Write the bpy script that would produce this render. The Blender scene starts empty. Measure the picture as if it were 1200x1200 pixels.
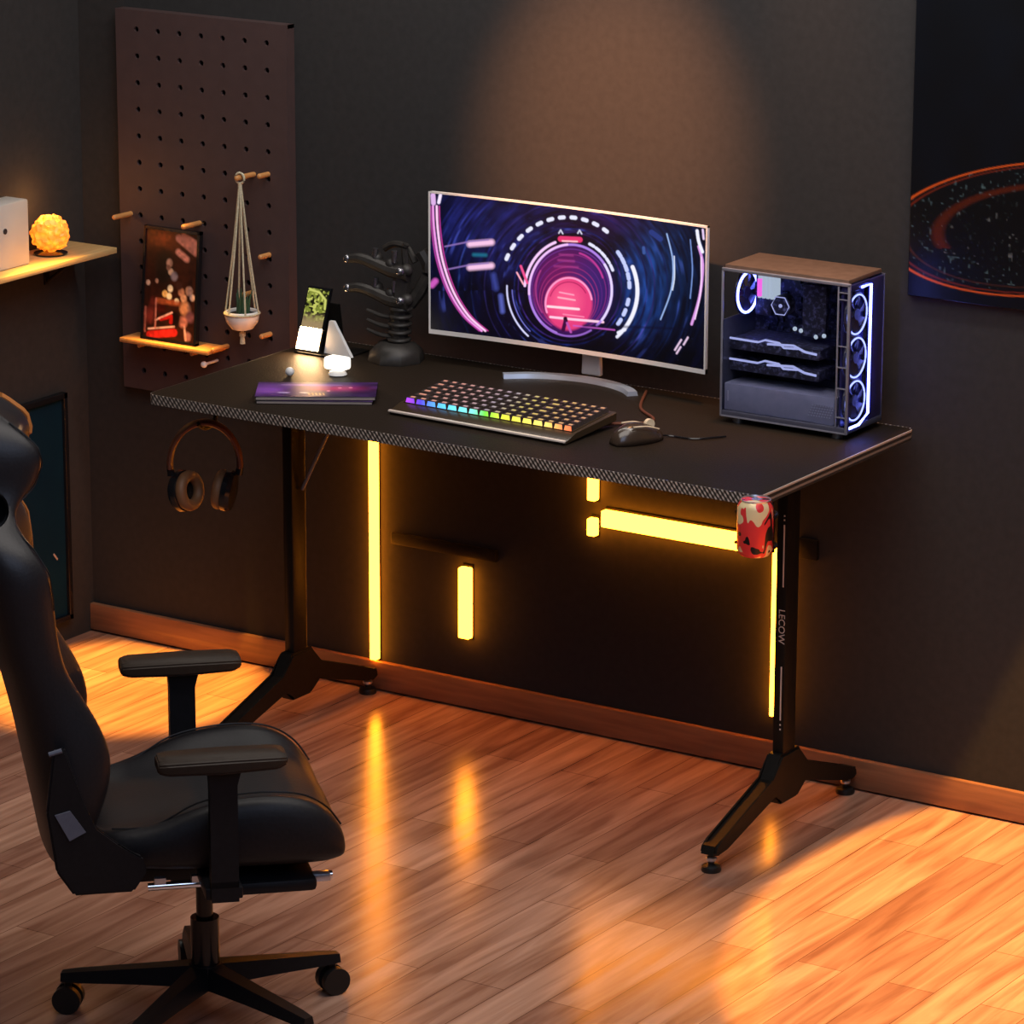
import bpy, bmesh, math, random
import numpy as np
from mathutils import Vector, Matrix
random.seed(7)
S = bpy.context.scene
COL = S.collection
PI = math.pi
M = {}
# ------------------------------------------------------------------ materials
def mat(name, col=(.5,.5,.5), rough=.5, metal=0, emit=None, es=0, spec=.5, coat=0, trans=0, alpha=1):
    m = bpy.data.materials.new(name); m.use_nodes = True
    b = m.node_tree.nodes['Principled BSDF']
    b.inputs['Base Color'].default_value = (*col, 1); b.inputs['Roughness'].default_value = rough
    b.inputs['Metallic'].default_value = metal; b.inputs['Specular IOR Level'].default_value = spec
    b.inputs['Coat Weight'].default_value = coat; b.inputs['Transmission Weight'].default_value = trans
    if emit: b.inputs['Emission Color'].default_value = (*emit, 1); b.inputs['Emission Strength'].default_value = es
    M[name] = m
    return m, m.node_tree, b
def noisy(name, c1, c2, scale, rough=.5, metal=0, bump=0, stretch=(1,1,1), detail=4, coat=0, spec=.5, lo=.3, hi=.7, es=0):
    m, t, b = mat(name, c1, rough, metal, coat=coat, spec=spec)
    n = t.nodes; l = t.links
    tc = n.new('ShaderNodeTexCoord'); mp = n.new('ShaderNodeMapping'); mp.inputs['Scale'].default_value = stretch
    nz = n.new('ShaderNodeTexNoise'); nz.inputs['Scale'].default_value = scale; nz.inputs['Detail'].default_value = detail
    cr = n.new('ShaderNodeValToRGB'); cr.color_ramp.elements[0].position = lo; cr.color_ramp.elements[1].position = hi
    cr.color_ramp.elements[0].color = (*c1,1); cr.color_ramp.elements[1].color = (*c2,1)
    l.new(tc.outputs['Object'], mp.inputs['Vector']); l.new(mp.outputs[0], nz.inputs['Vector']); l.new(nz.outputs['Fac'], cr.inputs['Fac'])
    l.new(cr.outputs[0], b.inputs['Base Color'])
    if es: l.new(cr.outputs[0], b.inputs['Emission Color']); b.inputs['Emission Strength'].default_value = es
    if bump:
        bp = n.new('ShaderNodeBump'); bp.inputs['Strength'].default_value = bump; bp.inputs['Distance'].default_value = .002
        l.new(nz.outputs['Fac'], bp.inputs['Height']); l.new(bp.outputs[0], b.inputs['Normal'])
    return m, t, b
noisy('wall_paint', (.029,.028,.029), (.034,.033,.034), 60, .9, bump=.15, spec=.12)
noisy('pegboard_paint', (.058,.036,.036), (.066,.041,.041), 30, .6, spec=.3)
noisy('black_metal', (.008,.007,.006), (.011,.010,.009), 90, .45, metal=0, spec=.16)
noisy('leather', (.008,.0075,.009), (.012,.011,.013), 160, .48, bump=.15, spec=.3)
noisy('leather_side', (.010,.0095,.012), (.014,.013,.016), 200, .42, bump=.12, spec=.38)
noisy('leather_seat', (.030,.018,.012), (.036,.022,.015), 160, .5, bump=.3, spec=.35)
noisy('chair_plastic', (.007,.007,.0085), (.010,.010,.012), 120, .45, spec=.25)
noisy('pad_rubber', (.026,.017,.012), (.032,.022,.016), 90, .45, spec=.2)
noisy('pc_navy_lit', (.018,.018,.08), (.022,.022,.10), 60, .3)  # navy base colour carries the blue glow of the light strip
noisy('grey_plastic', (.11,.12,.16), (.13,.14,.18), 80, .4)
mat('piping_rim_lit', (.42,.16,.04), .45)  # tan puts the warm rim light into the far piping's colour
noisy('desk_top', (.014,.009,.006), (.024,.016,.010), 260, .55, bump=.4, spec=.14)
noisy('shelf_wood', (.62,.44,.20), (.5,.33,.14), 9, .45, stretch=(12,1,6))
noisy('peg_wood', (.62,.30,.10), (.5,.22,.07), 20, .4, stretch=(6,1,6))
noisy('baseboard_wood', (.34,.15,.075), (.22,.095,.05), 6, .42, stretch=(1.2,14,14), detail=6)
mat('white_plastic', (.75,.75,.76), .35); mat('silver', (.72,.73,.78), .28, .85); mat('chrome', (.85,.85,.87), .12, 1)
noisy('white_box', (.55,.5,.46), (.62,.57,.52), 12, .6)
noisy('ceramic', (.7,.68,.66), (.8,.78,.76), 12, .3)
noisy('cord', (.62,.58,.42), (.4,.36,.25), 300, .8)
noisy('leaf', (.03,.07,.04), (.05,.11,.05), 40, .5)
noisy('sculpture', (.018,.016,.015), (.032,.028,.025), 80, .48, spec=.4)
mat('white_frame', (.85,.82,.80), .35, .1); mat('foot_silver', (.62,.68,.80), .3, .5)
mat('dark_steel', (.25,.25,.27), .25, .9)
mat('hp_brown', (.12,.035,.015), .5); mat('hp_tan', (.17,.08,.035), .55); mat('black_gloss', (.008,.008,.01), .18)
mat('caster_black', (.01,.01,.01), .4)
mat('fan_black', (.02,.02,.045), .4)
mat('led', (0,0,0), .5, emit=(1,.27,.012), es=26)
mat('phone_glow', (.9,.9,.9), .5, emit=(1,.60,.28), es=80)
mat('lit_box_white', (.9,.9,.9), .5, emit=(1,.9,.75), es=1.4)  # emission paints the brightness of a white box lit by the phone
mat('pc_white', (0,0,0), .5, emit=(.14,.18,1), es=15); mat('pc_blue', (0,0,0), .5, emit=(.28,.34,1), es=2.3)
mat('pc_pink', (0,0,0), .5, emit=(.85,.12,.65), es=1.2); mat('pc_pale', (0,0,0), .5, emit=(.55,.65,.75), es=.75)
mat('pc_bar', (0,0,0), .5, emit=(.42,.45,.8), es=.9)
noisy('pc_metal', (.09,.09,.13), (.11,.11,.16), 60, .3, metal=.4)
noisy('pc_edge', (.5,.5,.62), (.6,.6,.72), 60, .3, metal=.7)
noisy('pc_shroud', (.22,.22,.32), (.26,.26,.37), 60, .4, metal=.2)
noisy('pc_inside', (.012,.012,.03), (.16,.16,.30), 120, .5, lo=.5, hi=.75)
noisy('pc_top_lit', (.22,.14,.10), (.28,.18,.13), 60, .3, metal=.5)  # brown tint paints the warm overhead light onto the top panel
m, t, b = mat('glass', (.9,.92,1), .02, trans=1); b.inputs['IOR'].default_value = 1.05
mat('mouse_body', (.05,.032,.022), .22, spec=.7); mat('kb_body', (.045,.027,.013), .35, spec=.6); mat('kb_edge', (.85,.72,.62), .35)
mat('keycap', (.05,.035,.03), .45)
mat('dark_hole', (.004,.003,.003), .9); mat('paper', (.34,.28,.26), .7)
mat('white_ink', (.62,.56,.52), .5); mat('mouse_trim', (.8,.65,.45), .25)
# floor
def floor_mat():
    m, t, b = mat('floor_wood', (.4,.2,.1), .2, spec=.5)
    n, l = t.nodes, t.links
    tc = n.new('ShaderNodeTexCoord'); sp = n.new('ShaderNodeSeparateXYZ'); cb = n.new('ShaderNodeCombineXYZ')
    l.new(tc.outputs['Object'], sp.inputs[0]); l.new(sp.outputs['Y'], cb.inputs['X']); l.new(sp.outputs['X'], cb.inputs['Y'])
    br = n.new('ShaderNodeTexBrick'); l.new(cb.outputs[0], br.inputs['Vector'])
    br.offset = .37; br.offset_frequency = 2; br.inputs['Scale'].default_value = 1
    br.inputs['Brick Width'].default_value = .62; br.inputs['Row Height'].default_value = .088
    br.inputs['Mortar Size'].default_value = .0009; br.inputs['Mortar Smooth'].default_value = .1; br.inputs['Bias'].default_value = 0
    br.inputs['Color1'].default_value = (.50,.285,.195,1); br.inputs['Color2'].default_value = (.33,.165,.112,1); br.inputs['Mortar'].default_value = (.17,.075,.045,1)
    mp = n.new('ShaderNodeMapping'); mp.inputs['Scale'].default_value = (1.1,13,1); l.new(cb.outputs[0], mp.inputs['Vector'])
    # per-plank shift of the grain
    nz = n.new('ShaderNodeTexNoise'); nz.inputs['Scale'].default_value = 2.6; nz.inputs['Detail'].default_value = 7; nz.inputs['Distortion'].default_value = .8
    l.new(mp.outputs[0], nz.inputs['Vector'])
    cr = n.new('ShaderNodeValToRGB'); cr.color_ramp.elements[0].position = .32; cr.color_ramp.elements[0].color = (.66,.56,.52,1)
    cr.color_ramp.elements[1].position = .68; cr.color_ramp.elements[1].color = (1.25,1.28,1.3,1); l.new(nz.outputs['Fac'], cr.inputs[0])
    mx = n.new('ShaderNodeMix'); mx.data_type = 'RGBA'; mx.blend_type = 'MULTIPLY'; mx.inputs[0].default_value = 1
    l.new(br.outputs['Color'], mx.inputs[6]); l.new(cr.outputs[0], mx.inputs[7]); l.new(mx.outputs[2], b.inputs['Base Color'])
    r = n.new('ShaderNodeMapRange'); r.inputs[3].default_value = .17; r.inputs[4].default_value = .27
    l.new(nz.outputs['Fac'], r.inputs[0]); l.new(r.outputs[0], b.inputs['Roughness'])
floor_mat()
def carbon():
    m, t, b = mat('carbon_edge', (.1,.1,.1), .35)
    n, l = t.nodes, t.links
    tc = n.new('ShaderNodeTexCoord'); outs = []
    for sgn in (1, -1):
        mp = n.new('ShaderNodeMapping'); mp.inputs['Rotation'].default_value = (0, sgn*math.radians(38), 0)
        w = n.new('ShaderNodeTexWave'); w.wave_type = 'BANDS'; w.bands_direction = 'X'; w.inputs['Scale'].default_value = 46 if sgn > 0 else 30
        l.new(tc.outputs['Object'], mp.inputs[0]); l.new(mp.outputs[0], w.inputs['Vector']); outs.append(w)
    mm = n.new('ShaderNodeMath'); mm.operation = 'MULTIPLY'
    a = n.new('ShaderNodeMapRange'); a.inputs[3].default_value = .45; a.inputs[4].default_value = 1
    l.new(outs[1].outputs['Fac'], a.inputs[0]); l.new(outs[0].outputs['Fac'], mm.inputs[0]); l.new(a.outputs[0], mm.inputs[1])
    cr = n.new('ShaderNodeValToRGB'); cr.color_ramp.elements[0].position = .25; cr.color_ramp.elements[0].color = (.03,.026,.022,1)
    cr.color_ramp.elements[1].position = .8; cr.color_ramp.elements[1].color = (.52,.46,.40,1)
    l.new(mm.outputs[0], cr.inputs[0]); l.new(cr.outputs[0], b.inputs['Base Color'])
carbon()
def attr_mat(name, emit=0, rough=.45):
    m, t, b = mat(name, (.1,.1,.1), rough)
    a = t.nodes.new('ShaderNodeVertexColor'); a.layer_name = 'picture'
    if emit:
        b.inputs['Base Color'].default_value = (.004,.004,.006,1)
        t.links.new(a.outputs[0], b.inputs['Emission Color']); b.inputs['Emission Strength'].default_value = emit
    else: t.links.new(a.outputs[0], b.inputs['Base Color'])
attr_mat('screen_picture', 1.0, .3); attr_mat('print_picture', 0, .4); attr_mat('phone_picture', .8, .3)
def ramp_emit(name, stops, es, x0, x1, base=(.02,.02,.02)):
    m, t, b = mat(name, base, .5); n, l = t.nodes, t.links
    g = n.new('ShaderNodeNewGeometry'); sp = n.new('ShaderNodeSeparateXYZ'); mr = n.new('ShaderNodeMapRange')
    mr.inputs[1].default_value = x0; mr.inputs[2].default_value = x1
    cr = n.new('ShaderNodeValToRGB'); e = cr.color_ramp.elements
    e[0].position = stops[0][0]; e[0].color = (*stops[0][1],1); e[1].position = stops[-1][0]; e[1].color = (*stops[-1][1],1)
    for p, c in stops[1:-1]:
        k = e.new(p); k.color = (*c,1)
    l.new(g.outputs['Position'], sp.inputs[0]); l.new(sp.outputs['X'], mr.inputs[0]); l.new(mr.outputs[0], cr.inputs[0])
    l.new(cr.outputs[0], b.inputs['Emission Color']); b.inputs['Emission Strength'].default_value = es
ramp_emit('key_rainbow', [(0,(.55,.05,.8)),(.12,(.08,.05,.8)),(.26,(.1,.55,1)),(.4,(.2,.8,.7)),(.48,(.15,.75,.05)),(.6,(.8,.75,.05)),(.8,(1,.7,.15)),(.9,(1,.25,.08)),(1,(.9,.08,.04))], 1.6, .48, .90)
ramp_emit('key_legend', [(0,(.75,.36,.2)),(.2,(.75,.3,.2)),(.4,(.6,.35,.35)),(.5,(.42,.36,.45)),(.62,(.75,.6,.12)),(.8,(.8,.45,.15)),(1,(.75,.28,.2))], .95, .42, .93)
# ------------------------------------------------------------------ mesh helpers
def BM(): return bmesh.new()
def box(bm, c, s, rot=None, bev=0, seg=2):
    r = bmesh.ops.create_cube(bm, size=1); vs = r['verts']
    mt = Matrix.Translation(c) @ (rot.to_4x4() if rot else Matrix.Identity(4)) @ Matrix.Diagonal((*s,1))
    bmesh.ops.transform(bm, matrix=mt, verts=vs)
    if bev:
        es = list({e for v in vs for e in v.link_edges})
        bmesh.ops.bevel(bm, geom=es, offset=min(bev, min(s)*.45), segments=seg, affect='EDGES', profile=.5)
def bb(bm, x0, x1, y0, y1, z0, z1, bev=0): box(bm, ((x0+x1)/2,(y0+y1)/2,(z0+z1)/2), (abs(x1-x0),abs(y1-y0),abs(z1-z0)), bev=bev)
def cyl(bm, p0, p1, r0, r1=None, seg=20):
    p0, p1 = Vector(p0), Vector(p1); r1 = r0 if r1 is None else r1; d = p1-p0
    q = d.to_track_quat('Z','Y').to_matrix().to_4x4()
    bmesh.ops.create_cone(bm, cap_ends=True, segments=seg, radius1=r0, radius2=r1, depth=d.length, matrix=Matrix.Translation((p0+p1)/2) @ q)
def sph(bm, c, r, sc=(1,1,1), u=20, v=12, rot=None):
    mt = Matrix.Translation(c) @ (rot.to_4x4() if rot else Matrix.Identity(4)) @ Matrix.Diagonal((*sc,1))
    bmesh.ops.create_uvsphere(bm, u_segments=u, v_segments=v, radius=r, matrix=mt)
def spline(pts, n=8, closed=False):
    P = [Vector(p) for p in pts]; out = []; N = len(P)
    for i in range(N if closed else N-1):
        if closed: a,b,c,d = P[(i-1)%N],P[i],P[(i+1)%N],P[(i+2)%N]
        else: a,b,c,d = P[max(i-1,0)],P[i],P[i+1],P[min(i+2,N-1)]
        for k in range(n):
            t = k/n; out.append(.5*((2*b)+(c-a)*t+(2*a-5*b+4*c-d)*t*t+(3*b-a-3*c+d)*t**3))
    if not closed: out.append(P[-1])
    return out
def tube(bm, pts, r, seg=8, n=6, closed=False, flat=None, smooth=True):
    P = spline(pts, n, closed) if smooth else [Vector(p) for p in pts]
    rings = []; up = Vector((0,0,1)); N = len(P)
    for i, p in enumerate(P):
        if closed: d = P[(i+1)%N]-P[(i-1)%N]
        else: d = P[min(i+1,N-1)]-P[max(i-1,0)]
        d.normalize(); a = up if abs(d.dot(up)) < .95 else Vector((1,0,0))
        if flat is not None: a = Vector(flat[0])
        x = d.cross(a).normalized(); y = x.cross(d).normalized()
        rr = r(i/(N-1)) if callable(r) else r; ra, rb = (rr, rr) if flat is None else (flat[1], flat[2])
        rings.append([bm.verts.new(p + x*math.cos(2*PI*k/seg)*ra + y*math.sin(2*PI*k/seg)*rb) for k in range(seg)])
    for i in range(N if closed else N-1):
        A, B = rings[i], rings[(i+1)%N]
        for k in range(seg): bm.faces.new((A[k],A[(k+1)%seg],B[(k+1)%seg],B[k]))
    if not closed: bm.faces.new(rings[0][::-1]); bm.faces.new(rings[-1])
def loft(bm, rings, caps=True):
    R = [[bm.verts.new(p) for p in r] for r in rings]; n = len(R[0])
    for A, B in zip(R, R[1:]):
        for k in range(n): bm.faces.new((A[k],A[(k+1)%n],B[(k+1)%n],B[k]))
    if caps: bm.faces.new(R[0][::-1]); bm.faces.new(R[-1])
def lathe(bm, c, prof, seg=28):
    c = Vector(c); loft(bm, [[c+Vector((r*math.cos(2*PI*k/seg), r*math.sin(2*PI*k/seg), z)) for k in range(seg)] for r, z in prof])
def prism(bm, pts, off):
    a = [bm.verts.new(p) for p in pts]; b = [bm.verts.new(Vector(p)+Vector(off)) for p in pts]; n = len(a)
    bm.faces.new(a[::-1]); bm.faces.new(b)
    for k in range(n): bm.faces.new((a[k],a[(k+1)%n],b[(k+1)%n],b[k]))
def ring(bm, c, ax, u, R, r, seg=40, a0=0, a1=2*PI, s=8):
    ax = Vector(ax).normalized(); u = Vector(u).normalized(); v = ax.cross(u)
    full = abs(a1-a0-2*PI) < 1e-4; n = seg if full else seg+1
    tube(bm, [Vector(c)+(u*math.cos(a0+(a1-a0)*k/seg)+v*math.sin(a0+(a1-a0)*k/seg))*R for k in range(n)], r, s, 1, closed=full, smooth=False)
MW = {}
def put(o, parent):
    COL.objects.link(o)
    if parent: o.parent = parent
def obj(name, bm, m, parent=None, world=True, smooth=35, sub=0, origin=None):
    bmesh.ops.recalc_face_normals(bm, faces=bm.faces)
    me = bpy.data.meshes.new(name)
    if parent is not None and world: bmesh.ops.transform(bm, matrix=MW[parent.name].inverted(), verts=bm.verts)
    if origin is not None: bmesh.ops.translate(bm, vec=-Vector(origin), verts=bm.verts)
    bm.to_mesh(me); bm.free()
    o = bpy.data.objects.new(name, me); put(o, parent)
    for k in (m if isinstance(m, (list,tuple)) else [m]): me.materials.append(M[k])
    if smooth:
        for p in me.polygons: p.use_smooth = True
        if smooth < 180: me.set_sharp_from_angle(angle=math.radians(smooth))
    if sub:
        md = o.modifiers.new('sub','SUBSURF'); md.levels = sub; md.render_levels = sub
    if origin is not None: o.location = origin
    w = MW[parent.name].copy() if parent is not None else Matrix.Identity(4)
    MW[o.name] = w @ Matrix.Translation(origin) if origin is not None else w
    return o
def tag(o, label, cat, group=None):
    o['label'] = label; o['category'] = cat
    if group: o['group'] = group
    return o
def thing(name, label, cat, loc, rz=0, group=None):
    o = bpy.data.objects.new(name, None); COL.objects.link(o); o.location = loc; o.rotation_euler = (0,0,rz); o.empty_display_size = .05
    MW[o.name] = Matrix.Translation(loc) @ Matrix.Rotation(rz, 4, 'Z')
    return tag(o, label, cat, group)
def struct(name, bm, m):
    o = obj(name, bm, m); o['kind'] = 'structure'; return o
def grid_picture(bm_w, bm_h, P, colorfn, name, m, parent, label=None):
    """mesh grid; P(u,v)->world point (v from the top); colorfn(U,V)->rgb linear arrays"""
    nu, nv = bm_w, bm_h
    U, V = np.meshgrid(np.linspace(0,1,nu), np.linspace(0,1,nv))
    inv = MW[parent.name].inverted()
    co = [tuple(inv @ Vector(P(u,v))) for u, v in zip(U.ravel(), V.ravel())]
    fs = [(j*nu+i, (j+1)*nu+i, (j+1)*nu+i+1, j*nu+i+1) for j in range(nv-1) for i in range(nu-1)]
    me = bpy.data.meshes.new(name); me.from_pydata(co, [], fs)
    C = np.clip(colorfn(U, V), 0, 4).reshape(-1, 3); C = np.concatenate([C, np.ones((len(C),1))], 1).astype(np.float32)
    a = me.color_attributes.new('picture', 'FLOAT_COLOR', 'POINT'); a.data.foreach_set('color', C.ravel())
    me.materials.append(M[m]); o = bpy.data.objects.new(name, me); put(o, parent)
    if label: o['label'] = label
    return o
# picture drawing tools on numpy canvases (X,Y arrays)
def lin(r,g,b): return np.array([((c/255)**2.2) for c in (r,g,b)])
def blend(C, a, col): return C*(1-a[...,None]) + np.asarray(col)*a[...,None]
def poly(C, X, Y, pts, w, col, a=1.0, soft=1.5):
    D = np.full(X.shape, 1e9)
    for (x0,y0),(x1,y1) in zip(pts, pts[1:]):
        dx, dy = x1-x0, y1-y0; L = dx*dx+dy*dy+1e-9
        t = np.clip(((X-x0)*dx+(Y-y0)*dy)/L, 0, 1); D = np.minimum(D, np.hypot(X-x0-t*dx, Y-y0-t*dy))
    return blend(C, a*np.clip((w/2+soft-D)/(2*soft), 0, 1), col)
def arc(cx, cy, rx, ry, a0, a1, n=40):
    return [(cx+rx*math.cos(math.radians(a0+(a1-a0)*k/n)), cy-ry*math.sin(math.radians(a0+(a1-a0)*k/n))) for k in range(n+1)]
def disc(C, X, Y, cx, cy, rx, ry, col, a=1.0, soft=.06):
    d = np.hypot((X-cx)/rx, (Y-cy)/ry); return blend(C, a*np.clip((1+soft-d)/(2*soft),0,1), col)
def glow(C, X, Y, cx, cy, rx, ry, col, a=1.0):
    return C + np.asarray(col)*a*np.exp(-(((X-cx)/rx)**2+((Y-cy)/ry)**2))[...,None]
def vnoise(X, Y, s, seed):
    rs = np.random.RandomState(seed); G = rs.rand(64,64); x = X/s; y = Y/s
    i = np.floor(x).astype(int); j = np.floor(y).astype(int); fx = x-i; fy = y-j; fx = fx*fx*(3-2*fx); fy = fy*fy*(3-2*fy)
    g = lambda a,b: G[a%64, b%64]
    return (g(i,j)*(1-fx)+g(i+1,j)*fx)*(1-fy)+(g(i,j+1)*(1-fx)+g(i+1,j+1)*fx)*fy

# ------------------------------------------------------------------ the room
XL = -.661
b = BM(); bb(b, XL-.1, 7, -9, .1, -.06, 0); struct('floor', b, 'floor_wood')
b = BM(); bb(b, XL-.1, 7, 0, .1, 0, 3.0); struct('wall_back', b, 'wall_paint')
b = BM(); bb(b, XL-.1, XL, -9, 0, 0, 3.0); struct('wall_left', b, 'wall_paint')
b = BM(); bb(b, XL, 7, -.014, 0, .004, .064, .0025); struct('baseboard_back', b, 'baseboard_wood')

# ------------------------------------------------------------------ desk
H = .75
desk = thing('gaming_desk', 'long black gaming desk with a woven carbon pattern front edge on two inverted Y legs', 'desk', (.683,-.33,0))
def rrect(x0,x1,y0,y1,z,r,n=6,cut=None):
    pts = []
    for cx,cy,a in ((x1-r,y1-r,0),(x0+r,y1-r,90),(x0+r,y0+r,180),(x1-r,y0+r,270)):
        for k in range(n+1):
            t = math.radians(a+90*k/n); pts.append((cx+r*math.cos(t), cy+r*math.sin(t), z))
    return pts
X0, X1, YF, YB = 0, 1.367, -.627, -.042
b = BM(); loft(b, [rrect(X0+.0015,X1-.0015,YF+.0015,YB-.0015,z,.0168) for z in (H-.018,)]+[rrect(X0+.0015,X1-.0015,YF+.0015,YB-.0015,H,.0168)])
obj('tabletop', b, 'desk_top', desk)
b = BM()   # edge band
P = rrect(X0,X1,YF,YB,0,.018); n = len(P)
Q = rrect(X0+.0018,X1-.0018,YF+.0018,YB-.0018,0,.0165)
for A, z0, z1 in ((None, H-.019, H+.0005),):
    prof = [(P,z0),(P,z1),(Q,z1),(Q,z0)]
    R = [[b.verts.new((p[0],p[1],z)) for p in PP] for PP, z in prof]
    for i in range(4):
        A, B = R[i], R[(i+1)%4]
        for k in range(n): b.faces.new((A[k],A[(k+1)%n],B[(k+1)%n],B[k]))
o = obj('edge_band', b, 'carbon_edge', desk); o['label'] = 'grey woven carbon pattern edge'
b = BM(); bb(b, .1, 1.235, -.31, -.26, H-.065, H-.0185, .004); bb(b, .05, .15, -.5, -.1, H-.04, H-.0185, .003); bb(b, 1.185, 1.285, -.5, -.1, H-.04, H-.0185, .003)
obj('under_frame', b, 'black_metal', desk)
for lx in (.10, 1.235):
    b = BM(); yc = -.285
    bb(b, lx-.012, lx+.012, yc-.024, yc+.024, .12, H-.04, .004)
    # hub and two sloping feet, outline in the y-z plane
    out = [(yc-.034,.160),(yc-.064,.118),(-.540,.054),(-.560,.052),(-.566,.036),(-.545,.030),(-.52,.036),(yc-.056,.090),(yc-.03,.062),(yc+.03,.062),(yc+.056,.090),(-.06,.036),(-.03,.030),(-.018,.036),(-.02,.052),(-.045,.056),(yc+.064,.118),(yc+.034,.160)]
    prism(b, [(lx-.017,y,z) for y,z in out], (.034,0,0))
    bmesh.ops.bevel(b, geom=[e for e in b.edges if e.is_valid and abs(e.verts[0].co.x-e.verts[1].co.x)<1e-5 and e.verts[0].co.z<.17 and e.verts[1].co.z<.17], offset=.004, segments=2, affect='EDGES')
    leg = obj('leg', b, 'black_metal', desk)
    for fy in (-.55,-.035):
        b = BM(); cyl(b, (lx,fy,.008), (lx,fy,.038), .006); lathe(b, (lx,fy,0), [(.018,.0),(.019,.004),(.017,.010),(.009,.014)]); 
        obj('levelling_foot', b, 'caster_black', leg)
        b = BM(); lathe(b, (lx,fy,0.020), [(.009,0),(.010,.002),(.010,.006),(.008,.008)]); o = obj('foot_nut', b, 'silver', leg)
    b = BM()
    if lx > 1:
        xx = lx+.0183
        for za, zb_ in ((.485,.605),(.225,.33),(.6125,.6155),(.6205,.6235),(.2145,.2175),(.2055,.2085)):
            b = BM(); bb(b, lx+.0035, lx+.006, yc-.0250, yc-.0240, za, zb_); obj('decal_line', b, 'white_ink', leg)
        b = BM()
        cu = bpy.data.curves.new('decal_text', 'FONT'); cu.body = 'LECOW'; cu.size = .019; cu.extrude = .0002; cu.align_x = 'CENTER'
        tmp = bpy.data.objects.new('decal_tmp', cu); COL.objects.link(tmp); bpy.context.view_layer.update()
        me = bpy.data.meshes.new_from_object(tmp.evaluated_get(bpy.context.evaluated_depsgraph_get())); bpy.data.objects.remove(tmp)
        me.materials.clear(); me.materials.append(M['white_ink'])
        # local text x -> world -z, text y -> world +x, facing -y
        R = Matrix(((0,1,0,lx-.003),(0,0,-1,yc-.0244),(-1,0,0,.408),(0,0,0,1)))
        me.transform(MW[desk.name].inverted() @ R); me.name = 'lettering'
        o = bpy.data.objects.new('lettering', me); put(o, leg); o['label'] = 'small white lettering running down the leg'
b = BM(); tube(b, [(.12,-.285,.50),(.235,-.285,.725)], .004, 8, 1, smooth=False); o = obj('brace', b, 'grey_plastic', desk); o['label'] = 'thin grey diagonal brace'
b = BM(); cx, cy = 1.378, -.664   # cup holder
ring(b, (cx,cy,.728), (0,0,1), (1,0,0), .037, .0035, a0=.1, a1=PI+.1); ring(b, (cx,cy,.672), (0,0,1), (1,0,0), .037, .003, a0=.1, a1=PI+.1)
for a in (60, 120): 
    t = math.radians(a); tube(b, [(cx+.038*math.cos(t),cy+.038*math.sin(t),.728),(cx+.038*math.cos(t),cy+.038*math.sin(t),.655),(cx,cy,.650)], .0028, 6, 1, smooth=False)
bb(b, cx-.05, cx-.02, -.64, -.56, .718, .7315, .002)
obj('cup_holder', b, 'black_metal', desk)
b = BM(); tube(b, [(.045,-.47,.724),(.045,-.47,.672),(.045,-.50,.662),(.045,-.525,.675)], .005, 8, 4); bb(b, .025,.065,-.49,-.45,.725,.7315)
obj('headphone_hook', b, 'black_metal', desk)
# ------------------------------------------------------------------ can
can = thing('drink_can', 'red and cream drink can at the front right desk corner', 'can', (cx,cy,.654))
m, t, bs = mat('can_print', (.5,.05,.05), .3, .2)
n_, l_ = t.nodes, t.links; tc = n_.new('ShaderNodeTexCoord'); nz = n_.new('ShaderNodeTexNoise'); nz.inputs['Scale'].default_value = 21; nz.inputs['Detail'].default_value = 1.2; nz.inputs['Distortion'].default_value = 1.2
mp = n_.new('ShaderNodeMapping'); mp.inputs['Scale'].default_value = (1.4,1.4,.75); mp.inputs['Location'].default_value = (.03,.01,.04)
cr = n_.new('ShaderNodeValToRGB'); cr.color_ramp.interpolation = 'CONSTANT'; e = cr.color_ramp.elements
e[0].position = 0; e[0].color = (.01,.01,.01,1); e[1].position = .40; e[1].color = (.85,.05,.05,1); k = e.new(.53); k.color = (.9,.72,.4,1); k = e.new(.66); k.color = (.02,.015,.01,1)
l_.new(tc.outputs['Object'], mp.inputs[0]); l_.new(mp.outputs[0], nz.inputs['Vector']); l_.new(nz.outputs['Fac'], cr.inputs[0]); l_.new(cr.outputs[0], bs.inputs['Base Color'])
b = BM(); lathe(b, (0,0,0), [(.025,.001),(.028,.004),(.032,.012),(.032,.088),(.030,.094),(.026,.100)]); obj('can_body', b, 'can_print', can, world=False)
b = BM(); lathe(b, (0,0,0), [(.0262,.0995),(.027,.102),(.0255,.1025),(.0245,.099)]); bb(b, -.008,.008,-.004,.012,.0995,.1010)
o = obj('can_lid', b, 'silver', can, world=False); o['label'] = 'silver lid with pull tab'
# ------------------------------------------------------------------ wall light bars
def led(x0, x1, z0, z1, label):
    t = thing('led_light_bar', label, 'light bar', ((x0+x1)/2, 0, z0), 0)
    b = BM(); bb(b, x0+.001, x1-.001, -.004, 0, z0-.004, z1+.004, .001); obj('housing', b, 'black_metal', t)
    b = BM(); bb(b, x0, x1, -.022, -.004, z0, z1, .003); obj('diffuser', b, 'led', t)
led(.096, .112, .068, .70, 'tall glowing yellow light bar on the wall beside the left desk leg, reaching the baseboard')
led(.319, .345, .154, .305, 'short glowing yellow upright light bar low on the wall, standing alone')
led(.629, .648, .494, .60, 'small glowing upright light bar directly under the desk edge, above the horizontal bar')
led(.629, .648, .421, .457, 'smallest glowing light piece, just left of and below the horizontal bar')
led(.662, 1.0, .444, .478, 'wide horizontal glowing yellow light bar on the wall behind the drink can')
led(1.054, 1.063, .119, .46, 'thin tall glowing light bar on the wall beside the right desk leg')
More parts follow.
